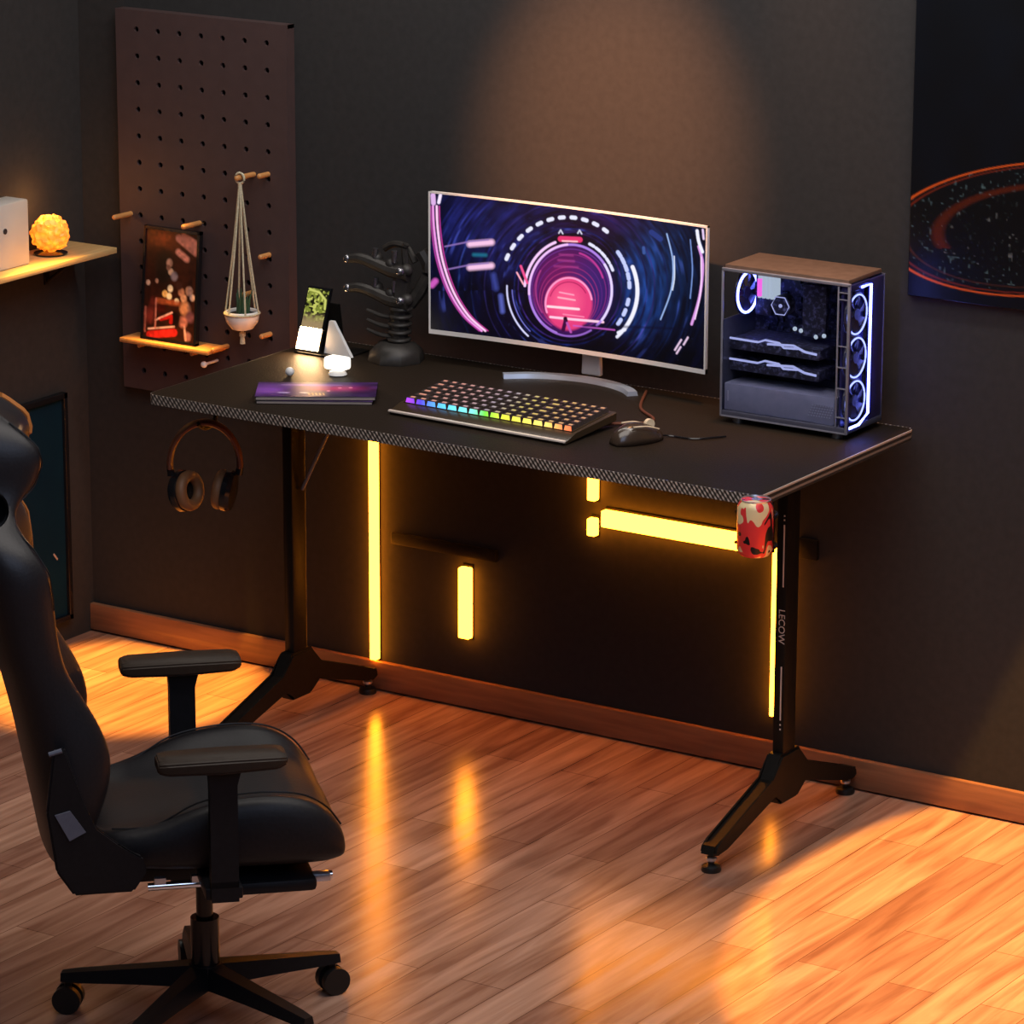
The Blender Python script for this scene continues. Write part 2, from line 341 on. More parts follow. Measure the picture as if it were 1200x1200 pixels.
b = BM(); bb(b, 1.102, 1.146, -.010, 0, .448, .488, .002); so = obj('wall_socket', b, 'black_metal', origin=(1.124,0,.448)); tag(so, 'small dark socket plate on the wall right of the right desk leg', 'socket')
b = BM(); bb(b, .145, .405, -.012, 0, .326, .350, .002); so = obj('wall_bar', b, 'black_metal', origin=(.275,0,.326)); tag(so, 'thin black bar on the wall above the short light bar', 'cable duct')  # plain dark strip raised slightly off the wall
# ------------------------------------------------------------------ monitor
mon = thing('monitor', 'ultrawide curved monitor with thin silver frame showing a purple and pink neon tunnel', 'monitor', (.645,-.07,H))
MX0, MX1, MZ0, MZ1 = .309, .949, .812, 1.100
def my(x, off=0): 
    t = (x-(MX0+MX1)/2)/((MX1-MX0)/2); return -.090 - .016*t*t + off
def curved(bm, x0, x1, z0, z1, f0, f1, n=24, bz=0):
    rings = []
    for i in range(n+1):
        x = x0+(x1-x0)*i/n; rings.append([(x,my(x,f0),z0),(x,my(x,f1),z0+bz),(x,my(x,f1),z1-bz),(x,my(x,f0),z1)])
    loft(bm, rings)
b = BM(); curved(b, MX0+.008, MX1-.008, MZ0+.004, MZ1-.004, .0035, .014, bz=.012); obj('back_shell', b, 'white_plastic', mon)
b = BM(); f = .005
curved(b, MX0, MX1, MZ1-f*.7, MZ1, -.004, .004); curved(b, MX0, MX1, MZ0, MZ0+f*1.8, -.004, .004)
curved(b, MX0, MX0+f*.8, MZ0, MZ1, -.004, .004, 1); curved(b, MX1-f*.8, MX1, MZ0, MZ1, -.004, .004, 1)
obj('bezel', b, 'white_frame', mon)
def screen_art(U, V):
    X = 50+1062*U; top = 62+127*U; bot = 585+150*U; Y = top+(bot-top)*V
    W = lambda *c: lin(*c)
    C = np.ones(X.shape+(3,))*W(9,11,38)
    C = glow(C, X, Y, 250,180,190,160, W(38,44,120), .7); C = glow(C, X, Y, 950,330,150,230, W(16,50,90), .7)
    C = glow(C, X, Y, 700,160,160,70, W(60,30,90), .6); C = glow(C, X, Y, 860,420,70,150, W(30,70,150), .9)
    for k, (rx, ry, c) in enumerate([(330,330,(50,44,110)),(300,300,(30,30,90)),(215,225,(26,40,110)),(380,390,(22,34,84)),(430,430,(20,40,86)),(200,210,(60,40,120))]):
        C = poly(C, X, Y, arc(585,425,rx,ry,0,360,90), 5, W(*c), .8)
    ND = vnoise(X, Y, 60, 3)*vnoise(X, Y, 31, 5); C = C*(.55+.7*ND[...,None])
    RR = np.hypot(X-588, (Y-438)*1.02); TH = np.degrees(np.arctan2(Y-438, X-588))+180
    PN = vnoise(RR, TH*1.2, 8, 21)*vnoise(RR+9, TH*.7+40, 19, 22); C = C*(.22+2.1*PN[...,None]); C = C+W(60,70,140)*np.clip((PN-.52)*3,0,1)[...,None]*.5*(RR>200)[...,None]
    C = C + W(70,80,150)*np.clip((vnoise(X,Y,7,9)-.9)*4,0,1)[...,None]*.3
    # inner tunnel
    C = disc(C, X, Y, 588,438,158,176, W(58,22,82))
    C = disc(C, X, Y, 570,420,110,125, W(110,25,90), .8, .35)
    C = disc(C, X, Y, 660,440,75,110, W(50,35,110), .8, .5)
    for k, R_ in enumerate((150,140,126,114,104)): C = poly(C, X, Y, arc(588-k*2,438+k*10,R_,R_*1.06,-60,240,60), 3, W(*[(120,60,160),(150,50,130),(100,40,130),(170,50,120),(190,60,120)][k]), .7)
    C = poly(C, X, Y, arc(588,438,132,148,20,75), 7, W(200,60,150), .8)
    C = poly(C, X, Y, arc(588,438,135,150,150,215), 6, W(170,60,130), .8)
    for y, w, a in ((322,60,.5),(345,90,.4),(300,50,.4)): C = poly(C, X, Y, [(570-w/2,y),(570+w/2,y+4)], 7, W(190,70,150), a, 4)
    C = disc(C, X, Y, 581,490,92,103, W(222,62,120)); C = disc(C, X, Y, 570,480,55,60, W(250,95,140), .7, .5)
    C = poly(C, X, Y, arc(581,490,90,100,10,200), 7, W(255,150,200)); C = poly(C, X, Y, arc(581,490,76,84,30,160), 4, W(150,20,80), .8)
    for y, x0, x1, w, c in ((505,500,620,9,(255,215,225)),(470,540,605,6,(255,170,190)),(450,545,600,5,(255,160,190)),(535,560,640,5,(250,130,170))):
        C = poly(C, X, Y, [(x0,y-4),(x1,y+6)], w, W(*c))
    C = poly(C, X, Y, [(510,542),(590,550),(715,560)], 9, W(255,200,225)); C = poly(C, X, Y, [(600,575),(760,590)], 6, W(190,90,190), .8)
    C = poly(C, X, Y, [(568,548),(570,560)], 16, W(40,5,30)); C = poly(C, X, Y, [(568,560),(560,592)], 15, W(60,10,60)); C = poly(C, X, Y, [(575,565),(590,600)], 9, W(180,80,170))
    # rings
    C = poly(C, X, Y, arc(588,438,160,176,-50,250,80), 9, W(170,125,225)); C = poly(C, X, Y, arc(588,438,161,177,95,185), 8, W(240,190,245))
    C = poly(C, X, Y, arc(588,438,160,176,-40,35), 9, W(225,210,255)); C = poly(C, X, Y, arc(588,438,178,196,110,175), 10, W(245,200,250))
    for a in range(24, 62, 9): C = poly(C, X, Y, arc(588,438,178,196,a,a+6,4), 11, W(225,225,255))
    C = poly(C, X, Y, [(395,345),(420,410)], 9, W(235,80,140)); C = poly(C, X, Y, [(380,370),(405,415)], 6, W(255,170,190))
    for a in np.arange(54, 158, 10.2):
        C = poly(C, X, Y, arc(573,415,252,258,a-1.7,a+1.7,4), 15, W(225,225,250))
    for a0, a1, w, R in ((-36,22,15,276),(-44,-38,12,276)): C = poly(C, X, Y, arc(572,440,R,R*.92,a0,a1), w, W(235,235,255))
    for a in (34,27,20,12,4,-12,-22,-32): C = poly(C, X, Y, arc(572,430,245,240,a-2.5,a+2,4), 15, W(190,200,250))
    C = poly(C, X, Y, arc(590,430,248,250,178,228), 6, W(210,210,250)); C = poly(C, X, Y, arc(590,430,228,232,182,226), 4, W(120,120,220), .8)
    C = poly(C, X, Y, [(548,240),(622,243)], 22, W(225,55,110)); C = poly(C, X, Y, [(555,248),(612,250)], 6, W(255,190,200))
    for x in (548,621): C = poly(C, X, Y, [(x-7,218),(x,206),(x+8,220)], 5, W(210,210,230))
    # left machinery
    for y in (255,345): C = poly(C, X, Y, [(200,y+4),(282,y-2)], 22, W(240,190,225), 1, 6); C = poly(C, X, Y, [(105,y+12),(200,y-6),(270,y-12)], 6, W(140,110,180), .8)
    C = poly(C, X, Y, [(215,300),(260,302)], 12, W(30,110,140), .8, 5)
    L = [(60,112),(64,200),(82,320),(122,440),(180,535),(245,595)]
    L = [tuple(p)[:2] for p in spline([(x,y,0) for x,y in L], 6)]
    for d, w, c in ((0,8,(235,150,225)),(14,8,(255,200,240)),(-9,5,(170,60,150)),(24,4,(190,60,150))): C = poly(C, X, Y, [(x+d,y) for x,y in L], w, W(*c))
    C = poly(C, X, Y, [(60,70),(62,100)], 18, W(215,170,225)); C = poly(C, X, Y, [(88,70),(82,98)], 12, W(240,225,255)); C = poly(C, X, Y, [(55,415),(68,400)], 22, W(205,90,190), .9, 5)
    C = poly(C, X, Y, [(290,380),(300,430)], 18, W(60,70,150), .8, 8); C = poly(C, X, Y, [(318,460),(325,520)], 16, W(90,100,190), .8, 6)
    # right side arcs
    def crv(p, w, c, a=1):
        nonlocal C
        C = poly(C, X, Y, [tuple(q)[:2] for q in spline([(x,y,0) for x,y in p], 6)], w, W(*c), a)
    crv([(960,215),(985,320),(980,430),(940,545)], 5, (150,180,235)); crv([(990,300),(992,380),(985,430)], 4, (220,230,255))
    crv([(1052,235),(1062,350),(1055,460)], 4, (120,150,220)); crv([(1085,260),(1102,330),(1092,450),(1062,560)], 10, (215,150,225)); crv([(1095,300),(1096,430),(1075,540)], 4, (255,220,255))
    crv([(1078,200),(1085,240),(1100,280)], 12, (235,235,255)); crv([(1100,195),(1104,230)], 8, (225,200,240)); crv([(870,270),(872,290)], 12, (60,90,160), .8); crv([(900,210),(935,235)], 20, (40,60,130), .8)
    C = poly(C, X, Y, [(640,575),(1050,580)], 8, W(8,12,36), .8, 5)
    dark = np.clip((Y-600-(X-700)*.1)/40, 0, 1)*np.clip((X-600)/60,0,1); C = C*(1-.55*dark[...,None])
    for p in ([(1022,622),(998,662)],[(1048,612),(1032,640)],[(1020,650),(1005,675)]): C = poly(C, X, Y, p, 7, W(220,190,220))
    C = poly(C, X, Y, [(775,600),(800,588)], 12, W(230,230,250)); C = poly(C, X, Y, arc(588,438,160,178,226,300), 7, W(150,100,200), .9)
    return C*1.1
ix, iz0, iz1 = .0042, MZ0+.009, MZ1-.0038
grid_picture(470, 210, lambda u, v: (MX0+ix+(MX1-MX0-2*ix)*u, my(MX0+ix+(MX1-MX0-2*ix)*u, -.0035), iz1+(iz0-iz1)*v), screen_art, 'screen', 'screen_picture', mon, 'lit screen with a neon ringed tunnel picture')
b = BM(); prism(b, [(.628,-.045,H+.008),(.672,-.045,H+.008),(.664,-.045,H+.20),(.636,-.045,H+.20)], (0,.012,0)); bb(b, .6,.7,-.068,-.033,.90,1.0,.004)
bmesh.ops.bevel(b, geom=list(b.edges), offset=.002, segments=1, affect='EDGES'); obj('stand_neck', b, 'white_frame', mon)
b = BM(); A = [(.500,-.130),(.54,-.098),(.59,-.076),(.65,-.066),(.71,-.072),(.76,-.092),(.792,-.118)]
pts = spline([(x,y,0) for x,y in A], 6); rings = []
for i, p in enumerate(pts):
    d = (pts[min(i+1,len(pts)-1)]-pts[max(i-1,0)]).normalized(); nn = Vector((-d.y,d.x,0)); w = .011
    rings.append([p-nn*w+Vector((0,0,H)), p+nn*w+Vector((0,0,H)), p+nn*w*.8+Vector((0,0,H+.009)), p-nn*w*.8+Vector((0,0,H+.009))])
loft(b, rings); obj('stand_foot', b, 'foot_silver', mon)
# ------------------------------------------------------------------ computer tower
px0, px1, py0, py1, pz0, pz1 = 1.034, 1.306, -.200, -.062, .762, 1.050
pc = thing('computer_tower', 'dark computer tower with glass side and glowing blue white fan rings', 'computer', ((px0+px1)/2,(py0+py1)/2,H))
b = BM(); bb(b, px0, px1, py0, py1, pz0, pz0+.012, .002); bb(b, px0, px1, py1-.004, py1, pz0, pz1-.006, .001); bb(b, px0, px0+.004, py0, py1, pz0, pz0+.185, .001); bb(b, px0, px0+.004, py0, py1, pz1-.012, pz1-.006, .001); bb(b, px0, px0+.004, py1-.035, py1, pz0+.18, pz1-.008, .001)
obj('case_shell', b, 'pc_metal', pc)
b = BM(); bb(b, px0+.003, px1-.006, py0+.006, py1-.004, pz1-.006, pz1+.003, .002); o = obj('top_panel', b, 'pc_top_lit', pc)
b = BM(); 
bb(b, px0, px1, py0-.001, py0+.005, pz1-.009, pz1-.003, .001); bb(b, px0, px0+.004, py0-.001, py0+.004, pz0, pz1-.005, .001)
bb(b, px1-.005, px1, py0-.001, py0+.004, pz0, pz1-.005, .001); bb(b, px1-.026, px1-.023, py0-.001, py0+.003, pz0+.012, pz1-.01, .001)
for z in (pz0+.03, pz0+.085, pz0+.125, pz0+.165, pz1-.035, pz1-.022): bb(b, px1-.025, px1-.003, py0-.0005, py0+.003, z, z+.0018)
bb(b, px0+.004, px1, py0-.001, py0+.004, pz0, pz0+.003)
obj('case_trim', b, 'pc_edge', pc)
b = BM(); bb(b, px0+.004, px1-.026, py0+.0022, py0+.0034, pz0+.012, pz1-.009); obj('glass_panel', b, 'glass', pc)
b = BM(); bb(b, px0+.006, px1-.03, py0+.006, py0+.076, pz0+.012, pz0+.064, .002); sh = obj('power_supply_cover', b, 'pc_shroud', pc); b = BM(); bb(b, px0+.014, px0+.016, py0+.0045, py0+.006, pz0+.03, pz0+.05); obj('cover_mark', b, 'pc_edge', sh); b = BM()
for i in range(9):
    for j in range(5): bb(b, px1-.085+i*.0055+j*.002, px1-.082+i*.0055+j*.002, py0+.0048, py0+.006, pz0+.025+j*.005, pz0+.0275+j*.005)
obj('cover_vents', b, 'pc_edge', sh)
b = BM(); bb(b, px0+.004, px1-.03, py1-.016, py1-.012, pz0+.064, pz1-.009); bb(b, px0+.04, px0+.075, py0+.058, py0+.074, pz0+.19, pz0+.27, .002); bb(b, px0+.14, px0+.19, py0+.06, py0+.074, pz0+.16, pz0+.26, .002)
for i in range(90):
    x = random.uniform(px0+.02, px1-.05); z = random.uniform(pz0+.15, pz1-.03); s = random.uniform(.003,.009); bb(b, x, x+s*1.4, py1-.024, py1-.015, z, z+s)
mb = obj('motherboard', b, 'pc_inside', pc)
for k, z in enumerate((pz0+.147, pz0+.107)):
    b = BM(); bb(b, px0+.008, px0+.20, py0+.02, py1-.016, z-.02, z, .002); g = obj('graphics_card', b, 'pc_inside', pc)
    b = BM(); tube(b, [(px0+.009,py0+.019,z+.001),(px0+.07,py0+.019,z+.000),(px0+.085,py0+.019,z+.006),(px0+.115,py0+.019,z+.004),(px0+.125,py0+.019,z-.004),(px0+.155,py0+.019,z-.002)], .0022, 6, 1, smooth=False)
    tube(b, [(px0+.09,py0+.019,z-.001),(px0+.12,py0+.019,z+.001),(px0+.145,py0+.019,z+.003),(px0+.17,py0+.019,z-.006),(px0+.195,py0+.019,z-.008)], .0024, 6, 1, smooth=False)
    obj('light_strip', b, 'pc_bar', g)
def fan(c, ax, u, R, rm, name='fan'):
    b = BM(); ax = Vector(ax); ring(b, c, ax, u, R*1.08, .003, 32); cyl(b, Vector(c)-ax*.004, Vector(c)+ax*.004, R*.3)
    uu = Vector(u); vv = ax.cross(uu)
    for k in range(7):
        a = 2*PI*k/7; d = uu*math.cos(a)+vv*math.sin(a); e2 = uu*math.cos(a+.55)+vv*math.sin(a+.55)
        prism(b, [Vector(c)+d*R*.28-ax*.002, Vector(c)+d*R*.92-ax*.002, Vector(c)+e2*R*.92+ax*.002, Vector(c)+e2*R*.28+ax*.002], ax*.001)
    f = obj(name, b, 'fan_black', pc)
    b = BM(); ring(b, Vector(c)+ax*.004, ax, u, R, rm, 36); obj('light_ring', b, 'pc_white' if rm > .0017 else 'pc_blue', f)
fan((px0+.024, py0+.050, pz0+.232), (1,0,0), (0,1,0), .038, .0024, 'rear_fan')
for z in (.220, .138, .056): fan((px1-.011, py0+.043, pz0+z), (1,0,0), (0,1,0), .037, .0016, 'front_fan')
b = BM(); cyl(b, (px0+.098,py0+.052,pz0+.214), (px0+.098,py0+.074,pz0+.214), .02, seg=24); cl = obj('cpu_cooler', b, 'pc_inside', pc)
b = BM(); ring(b, (px0+.098,py0+.050,pz0+.214), (0,1,0), (1,0,0), .019, .0011, 6); sph(b, (px0+.098,py0+.051,pz0+.214), .0035); obj('light_ring', b, 'pc_bar', cl)
b = BM()
for i in range(4): bb(b, px0+.052+i*.009, px0+.058+i*.009, py0+.045, py0+.074, pz0+.225, pz0+.275, .001)
rm = obj('memory_stick', b, 'pc_pale', pc)
b = BM(); bb(b, px0+.051, px0+.059, py0+.044, py0+.060, pz0+.228, pz0+.262, .001); obj('pink_light', b, 'pc_pink', rm)
for x, z in ((.125,.172),(.138,.170),(.17,.162),(.187,.166)):
    b = BM(); sph(b, (px0+x, py0+.06, pz0+z), .0042); obj('chip_light', b, 'pc_pale', pc)
b = BM(); bb(b, px1-.004, px1+.001, py0+.004, py0+.006, pz0+.01, pz1-.02); bb(b, px1-.009, px1-.001, py0+.083, py1-.002, pz0+.004, pz1-.008, .003); bb(b, px1-.02, px1-.016, py0+.004, py0+.084, pz0+.004, pz1-.01)
bb(b, px1-.02, px1-.001, py0+.004, py0+.083, pz1-.02, pz1-.007, .002); bb(b, px1-.02, px1-.001, py0+.002, py0+.083, pz0+.003, pz0+.012, .002)
obj('front_panel', b, 'pc_navy_lit', pc)
b = BM(); tube(b, [(px1+.0005,py0+.045,pz1-.016),(px1+.0005,py0+.080,pz1-.016),(px1+.0005,py0+.080,pz0+.026),(px1+.0005,py0+.045,pz0+.011),(px1+.0005,py0+.008,pz0+.011)], .0026, 8, 1, smooth=False); obj('front_light_strip', b, 'pc_white', pc)
for x in (px0+.03, px1-.03):
    for y in (py0+.02, py1-.02):
        b = BM(); cyl(b, (x,y,H), (x,y,pz0+.001), .012); obj('foot', b, 'dark_steel', pc)
# ------------------------------------------------------------------ keyboard
kb = thing('keyboard', 'full size keyboard with rainbow lit keys in front of the monitor', 'keyboard', (.690,-.412,H+.0005), math.radians(-2.5))
kw, kd = .408, .150
b = BM(); prism(b, [(-kw/2,-kd/2-.02,0.0),(-kw/2,-kd/2-.02,.007),(-kw/2,-kd/2+.015,.016),(-kw/2,kd/2,.030),(-kw/2,kd/2,.012)], (kw,0,0))
bmesh.ops.bevel(b, geom=list(b.edges), offset=.002, segments=1, affect='EDGES'); obj('keyboard_body', b, 'kb_body', kb, world=False)
b = BM(); bb(b, -kw/2, kw/2, -kd/2-.0235, -kd/2-.0165, .0045, .0088, .001); o = obj('front_trim', b, 'kb_edge', kb, world=False); o['label'] = 'pale metal front trim'
b = BM(); prism(b, [(-kw/2+.008,-kd/2+.016,.0165),(-kw/2+.008,kd/2-.008,.0290),(-kw/2+.008,kd/2-.008,.0300),(-kw/2+.008,-kd/2+.016,.0175)], (kw-.016,0,0)); obj('key_plate', b, 'kb_body', kb, world=False)
def keymesh(w, d, front):
    b = BM(); h = .009
    loft(b, [[(-w/2,-d/2,0),(w/2,-d/2,0),(w/2,d/2,0),(-w/2,d/2,0)],[(-w/2*.8,-d/2*.75,h),(w/2*.8,-d/2*.75,h),(w/2*.8,d/2*.8,h),(-w/2*.8,d/2*.8,h)]])
    b.faces.ensure_lookup_table()
    for f in b.faces:
        c = f.calc_center_median()
        if c.z < .008 and c.z > .001: f.material_index = 1 if front and c.y < -d*.3 else 0
    n0 = len(b.faces); bb(b, -w*.2, w*.24, -d*.06, d*.22, h-.0002, h+.0006)
    b.faces.ensure_lookup_table()
    for f in b.faces[n0:]: f.material_index = 2
    bmesh.ops.recalc_face_normals(b, faces=b.faces)
    me = bpy.data.meshes.new('key'); b.to_mesh(me); b.free()
    for k in ('keycap','key_rainbow','key_legend'): me.materials.append(M[k])
    return me
pitch_x = (kw-.02)/18; cache = {}
def key(x, row, w, front=False):
    kk = (round(w,4), front)
    if kk not in cache: cache[kk] = keymesh(w, .0178, front)
    o = bpy.data.objects.new('key', cache[kk]); put(o, kb)
    y = -kd/2+.026+row*.0212; o.location = (x, y, .0170+(y+kd/2-.016)*.099); o.rotation_euler = (math.radians(5.6),0,0)
for row in range(6):
    x0 = -kw/2+.010
    if row == 0: ws = [1.15,1.15,1.15,1.15,1.15,1.15,1.15,1.15,1.15,1.15,1.15,1.15,1.15,1.05,1.05,.95]
    elif row in (1,): ws = [1.7]+[1]*10+[1.3]+[1]*4+[0]
    elif row == 5: ws = [1]*17+[1]
    else: ws = [1.4]+[1]*11+[1.6]+[1]*4
    ws = [w for w in ws if w]; sc = 18/sum(ws); x = x0
    for w in ws:
        ww = w*sc*pitch_x; key(x+ww/2, row, ww-.0035, row == 0); x += ww
b = BM(); tube(b, [(.87,-.37,H+.006),(.895,-.33,H+.004),(.93,-.30,H+.0035),(.925,-.26,H+.003),(.86,-.20,H+.003),(.80,-.08,H+.003)], .003, 8, 6); o = obj('keyboard_cable', b, 'hp_brown', kb)
# ------------------------------------------------------------------ mouse
ms = thing('computer_mouse', 'dark glossy computer mouse on the desk right of the keyboard', 'mouse', (.985,-.420,H), math.radians(-25))
b = BM(); rings = []
for i in range(15):
    t = i/14; y = -.052+.104*t; w = .031*math.sin(PI*(.06+.88*t))**.55*(1-.12*math.sin(PI*t)); h = .038*math.sin(PI*(.08+.84*(t**.8)))**.7
    rings.append([(w*math.cos(a), y, .001+max(0,math.sin(a))*h) for a in [PI*k/10 for k in range(11)]]+[(-w*.9,y,.001),(w*.9,y,.001)])
loft(b, rings); obj('mouse_shell', b, 'mouse_body' if 'mouse_body' in M else 'black_gloss', ms, world=False, smooth=180)
b = BM(); cyl(b, (-.004,.028,.031), (.004,.028,.031), .010); o = obj('scroll_wheel', b, 'mouse_trim', ms, world=False)
b = BM(); tube(b, [(-.020,-.02,.035),(-.022,.01,.033),(-.018,.038,.024)], .0016, 6); tube(b, [(.020,-.02,.035),(.022,.01,.033),(.018,.038,.024)], .0016, 6); o = obj('side_accent', b, 'mouse_trim', ms, world=False); o['label'] = 'pale accent lines'
b = BM(); tube(b, [(0.0,.045,.008),(.005,.075,.003),(.045,.10,.003),(.06,.16,.003)], .0018, 6); obj('mouse_cable', b, 'black_gloss', ms, world=False)
# ------------------------------------------------------------------ books with neon covers
def cover_art(U, V, seed=1):
    X = U*100; Y = V*50; C = np.ones(X.shape+(3,))*lin(66,40,92)
    C = C*(.5+1.1*vnoise(X,Y,9,seed)[...,None]); C = glow(C, X, Y, 10,25,14,14, lin(125,70,170)); C = glow(C, X, Y, 64,22,20,9, lin(200,35,75)); C = glow(C, X, Y, 45,10,22,4, lin(150,110,200))
    for y, x0, x1, c in ((9,20,70,(190,160,225)),(20,0,60,(120,70,160)),(33,2,28,(150,90,170)),(40,15,55,(95,60,125)),(14,44,62,(210,120,200))): C = poly(C, X, Y, [(x0,y),(x1,y+1)], 1.2, lin(*c), .9, .5)
    for x, y in ((69,20),(78,19),(60,30)): C = disc(C, X, Y, x, y, 1.6, 2.2, lin(255,150,190))
    for k in range(5): C = poly(C, X, Y, [(44+k*3,38),(45+k*3,44)], 1.5, lin(225,180,110), 1, .4)
    C = poly(C, X, Y, [(20,36),(26,37)], 3, lin(190,170,230)); C = poly(C, X, Y, [(38,36),(42,37)], 3, lin(230,220,235))
    return C
for k, (z, dz, w, d, rz, lab) in enumerate(((H, .007, .225, .125, 31, 'thin dark purple neon cover booklet lying on the desk, lower of the two'), (H+.007, .008, .232, .118, 33, 'thin purple and red neon cover booklet on top of the other one'))):
    bk = thing('booklet', lab, 'booklet', (.288,-.463,z), math.radians(rz), 'booklets lying on the desk')
    b = BM(); bb(b, -w/2+.002, w/2-.002, -d/2+.002, d/2, .001, dz-.001); obj('pages', b, 'paper', bk, world=False)
    b = BM(); bb(b, -w/2, w/2, -d/2, d/2, 0, .0012); bb(b, -w/2, w/2, d/2-.0005, d/2+.001, 0, dz-.0002); obj('back_cover', b, 'black_gloss', bk, world=False)
    R = MW[bk.name]
    grid_picture(180, 90, lambda u,v: R @ Vector((-w/2+w*u, d/2-d*v, dz)), lambda U,V: cover_art(U,V,k+2), 'front_cover', 'print_picture', bk)
# ------------------------------------------------------------------ phone on stand, small white box, white ball
ph = thing('phone_stand', 'white folding phone stand shaped like an A behind the booklets', 'stand', (.075,-.15,H))
b = BM(); prism(b, [(.104,-.165,H+.072),(.114,-.165,H+.072),(.158,-.165,H+.002),(.090,-.165,H+.002)], (0,.008,0)); obj('side_panel', b, 'white_plastic', ph)
b = BM(); bb(b, .03,.15,-.185,-.09,H,H+.004,.001); prism(b, [(.035,-.118,H+.003),(.035,-.112,H+.003),(.035,-.128,H+.10),(.035,-.134,H+.10)], (.07,0,0)); obj('stand_base', b, 'black_metal', ph)
pn = thing('phone', 'upright phone leaning on the stand, glowing white below a green plant picture', 'phone', (.068,-.175,H+.005))
def P_ph(u, v, off=0):   # leaning slab
    x = .030+.056*u+.006*(1-v); y = -.180+.038*(1-v)*1.0+off; z = H+.006+.125*(1-v); return (x, y, z)
b = BM(); loft(b, [[P_ph(0,1,.0005),P_ph(1,1,.0005),P_ph(1,0,.0005),P_ph(0,0,.0005)],[P_ph(0,1,.009),P_ph(1,1,.009),P_ph(1,0,.009),P_ph(0,0,.009)]]); obj('phone_case', b, 'black_gloss', pn)
def ph_art(U, V):
    X = U*40; Y = V*70; C = np.ones(X.shape+(3,))*lin(30,30,14); N = vnoise(X,Y,5,11)
    C = blend(C, np.clip((N-.45)*6,0,1), lin(140,150,60)); C = blend(C, np.clip((vnoise(X,Y,3.3,4)-.62)*8,0,1), lin(215,220,110))
    C = poly(C, X, Y, [(4,3),(22,6),(36,18),(38,34)], 4, lin(225,230,120), 1, 1); C = blend(C, np.clip((Y-42)/20,0,1), lin(170,145,105)); return C
grid_picture(60, 80, lambda u,v: P_ph(.04+.92*u, .02+.60*v, 0), ph_art, 'green_picture', 'phone_picture', pn)
b = BM(); loft(b, [[P_ph(.03,.97,0),P_ph(.97,.97,0),P_ph(.97,.63,0),P_ph(.03,.63,0)],[P_ph(.03,.97,-.002),P_ph(.97,.97,-.002),P_ph(.97,.63,-.002),P_ph(.03,.63,-.002)]]); o = obj('lit_panel', b, 'phone_glow', pn); o['label'] = 'brightly glowing white panel'
nl = thing('small_white_box', 'small white box with rounded edges, brightness painted as glow, right of the phone', 'lamp', (.216,-.29,H))
b = BM(); bb(b, .192,.240,-.31,-.278,H+.012,H+.038,.006); obj('box_shell', b, 'lit_box_white', nl)
b = BM(); lathe(b, (.216,-.293,H), [(.017,0),(.019,.002),(.017,.006),(.008,.012)]); obj('box_base', b, 'white_plastic', nl)
b = BM(); sph(b, (.142,-.352,H+.009), .009); tag(obj('white_ball', b, 'white_plastic', origin=(.142,-.352,H)), 'small round white ball on the desk behind the left end of the booklets', 'ball')
# ------------------------------------------------------------------ black mechanical sculpture
sc = thing('mechanical_sculpture', 'black mechanical hand sculpture with knobbed arms on a block base left of the monitor', 'sculpture', (.235,-.13,H))
b = BM(); lathe(b, (.24,-.125,H), [(.057,0),(.058,.004),(.054,.022),(.042,.034),(.030,.040)], 8); obj('base', b, 'sculpture', sc)
b = BM(); tube(b, [(.245,-.125,H+.03),(.248,-.125,H+.08),(.250,-.125,H+.13),(.258,-.125,H+.19)], .019, 10)
for k in range(6): ring(b, (.247+.0015*k,-.125,H+.045+k*.016), (0,0,1), (1,0,0), .020, .0045, 20)
col_ = obj('spine', b, 'sculpture', sc)
for k in range(3):
    z = H+.095-k*.020; b = BM(); tube(b, [(.242,-.135,z-.004),(.215,-.142,z-.002),(.185,-.148,z+.007)], lambda t: .0068-.0035*t, 8); obj('rib', b, 'sculpture', sc)
for z0, hi in ((H+.198, .215), (H+.138, .15)):
    b = BM(); tube(b, [(.275,-.13,z0-.016),(.235,-.135,z0-.012),(.195,-.14,z0),(.165,-.143,z0+.006),(.142,-.145,z0+.003)], lambda t: .016-.007*t, 10)
    for x, dz in ((.272,-.008),(.235,.0),(.20,.008)): sph(b, (x,-.133,z0+dz), .013)
    a = obj('arm', b, 'sculpture', sc)
    for c_, r_ in (((.138,-.147,z0+.003),.0095),((.268,-.150,z0-.008),.009)):
        b = BM(); sph(b, c_, r_); obj('ball_end', b, 'dark_steel', a)
    for x in (.200,.246):
        b = BM(); cyl(b, (x,-.140,z0+.006), (x+.002,-.140,z0+.030), .0052, .0062); obj('knob', b, 'dark_steel', a)
b = BM(); rings = []
tube(b, [(.262,-.11,H+.115),(.285,-.10,H+.15),(.30,-.095,H+.19),(.285,-.10,H+.225)], .014, 8); tube(b, [(.27,-.10,H+.20),(.25,-.10,H+.228),(.22,-.10,H+.232),(.195,-.10,H+.22)], .007, 8); tube(b, [(.262,-.12,H+.19),(.258,-.12,H+.225),(.262,-.12,H+.24)], .007, 8)
obj('frame', b, 'sculpture', sc)
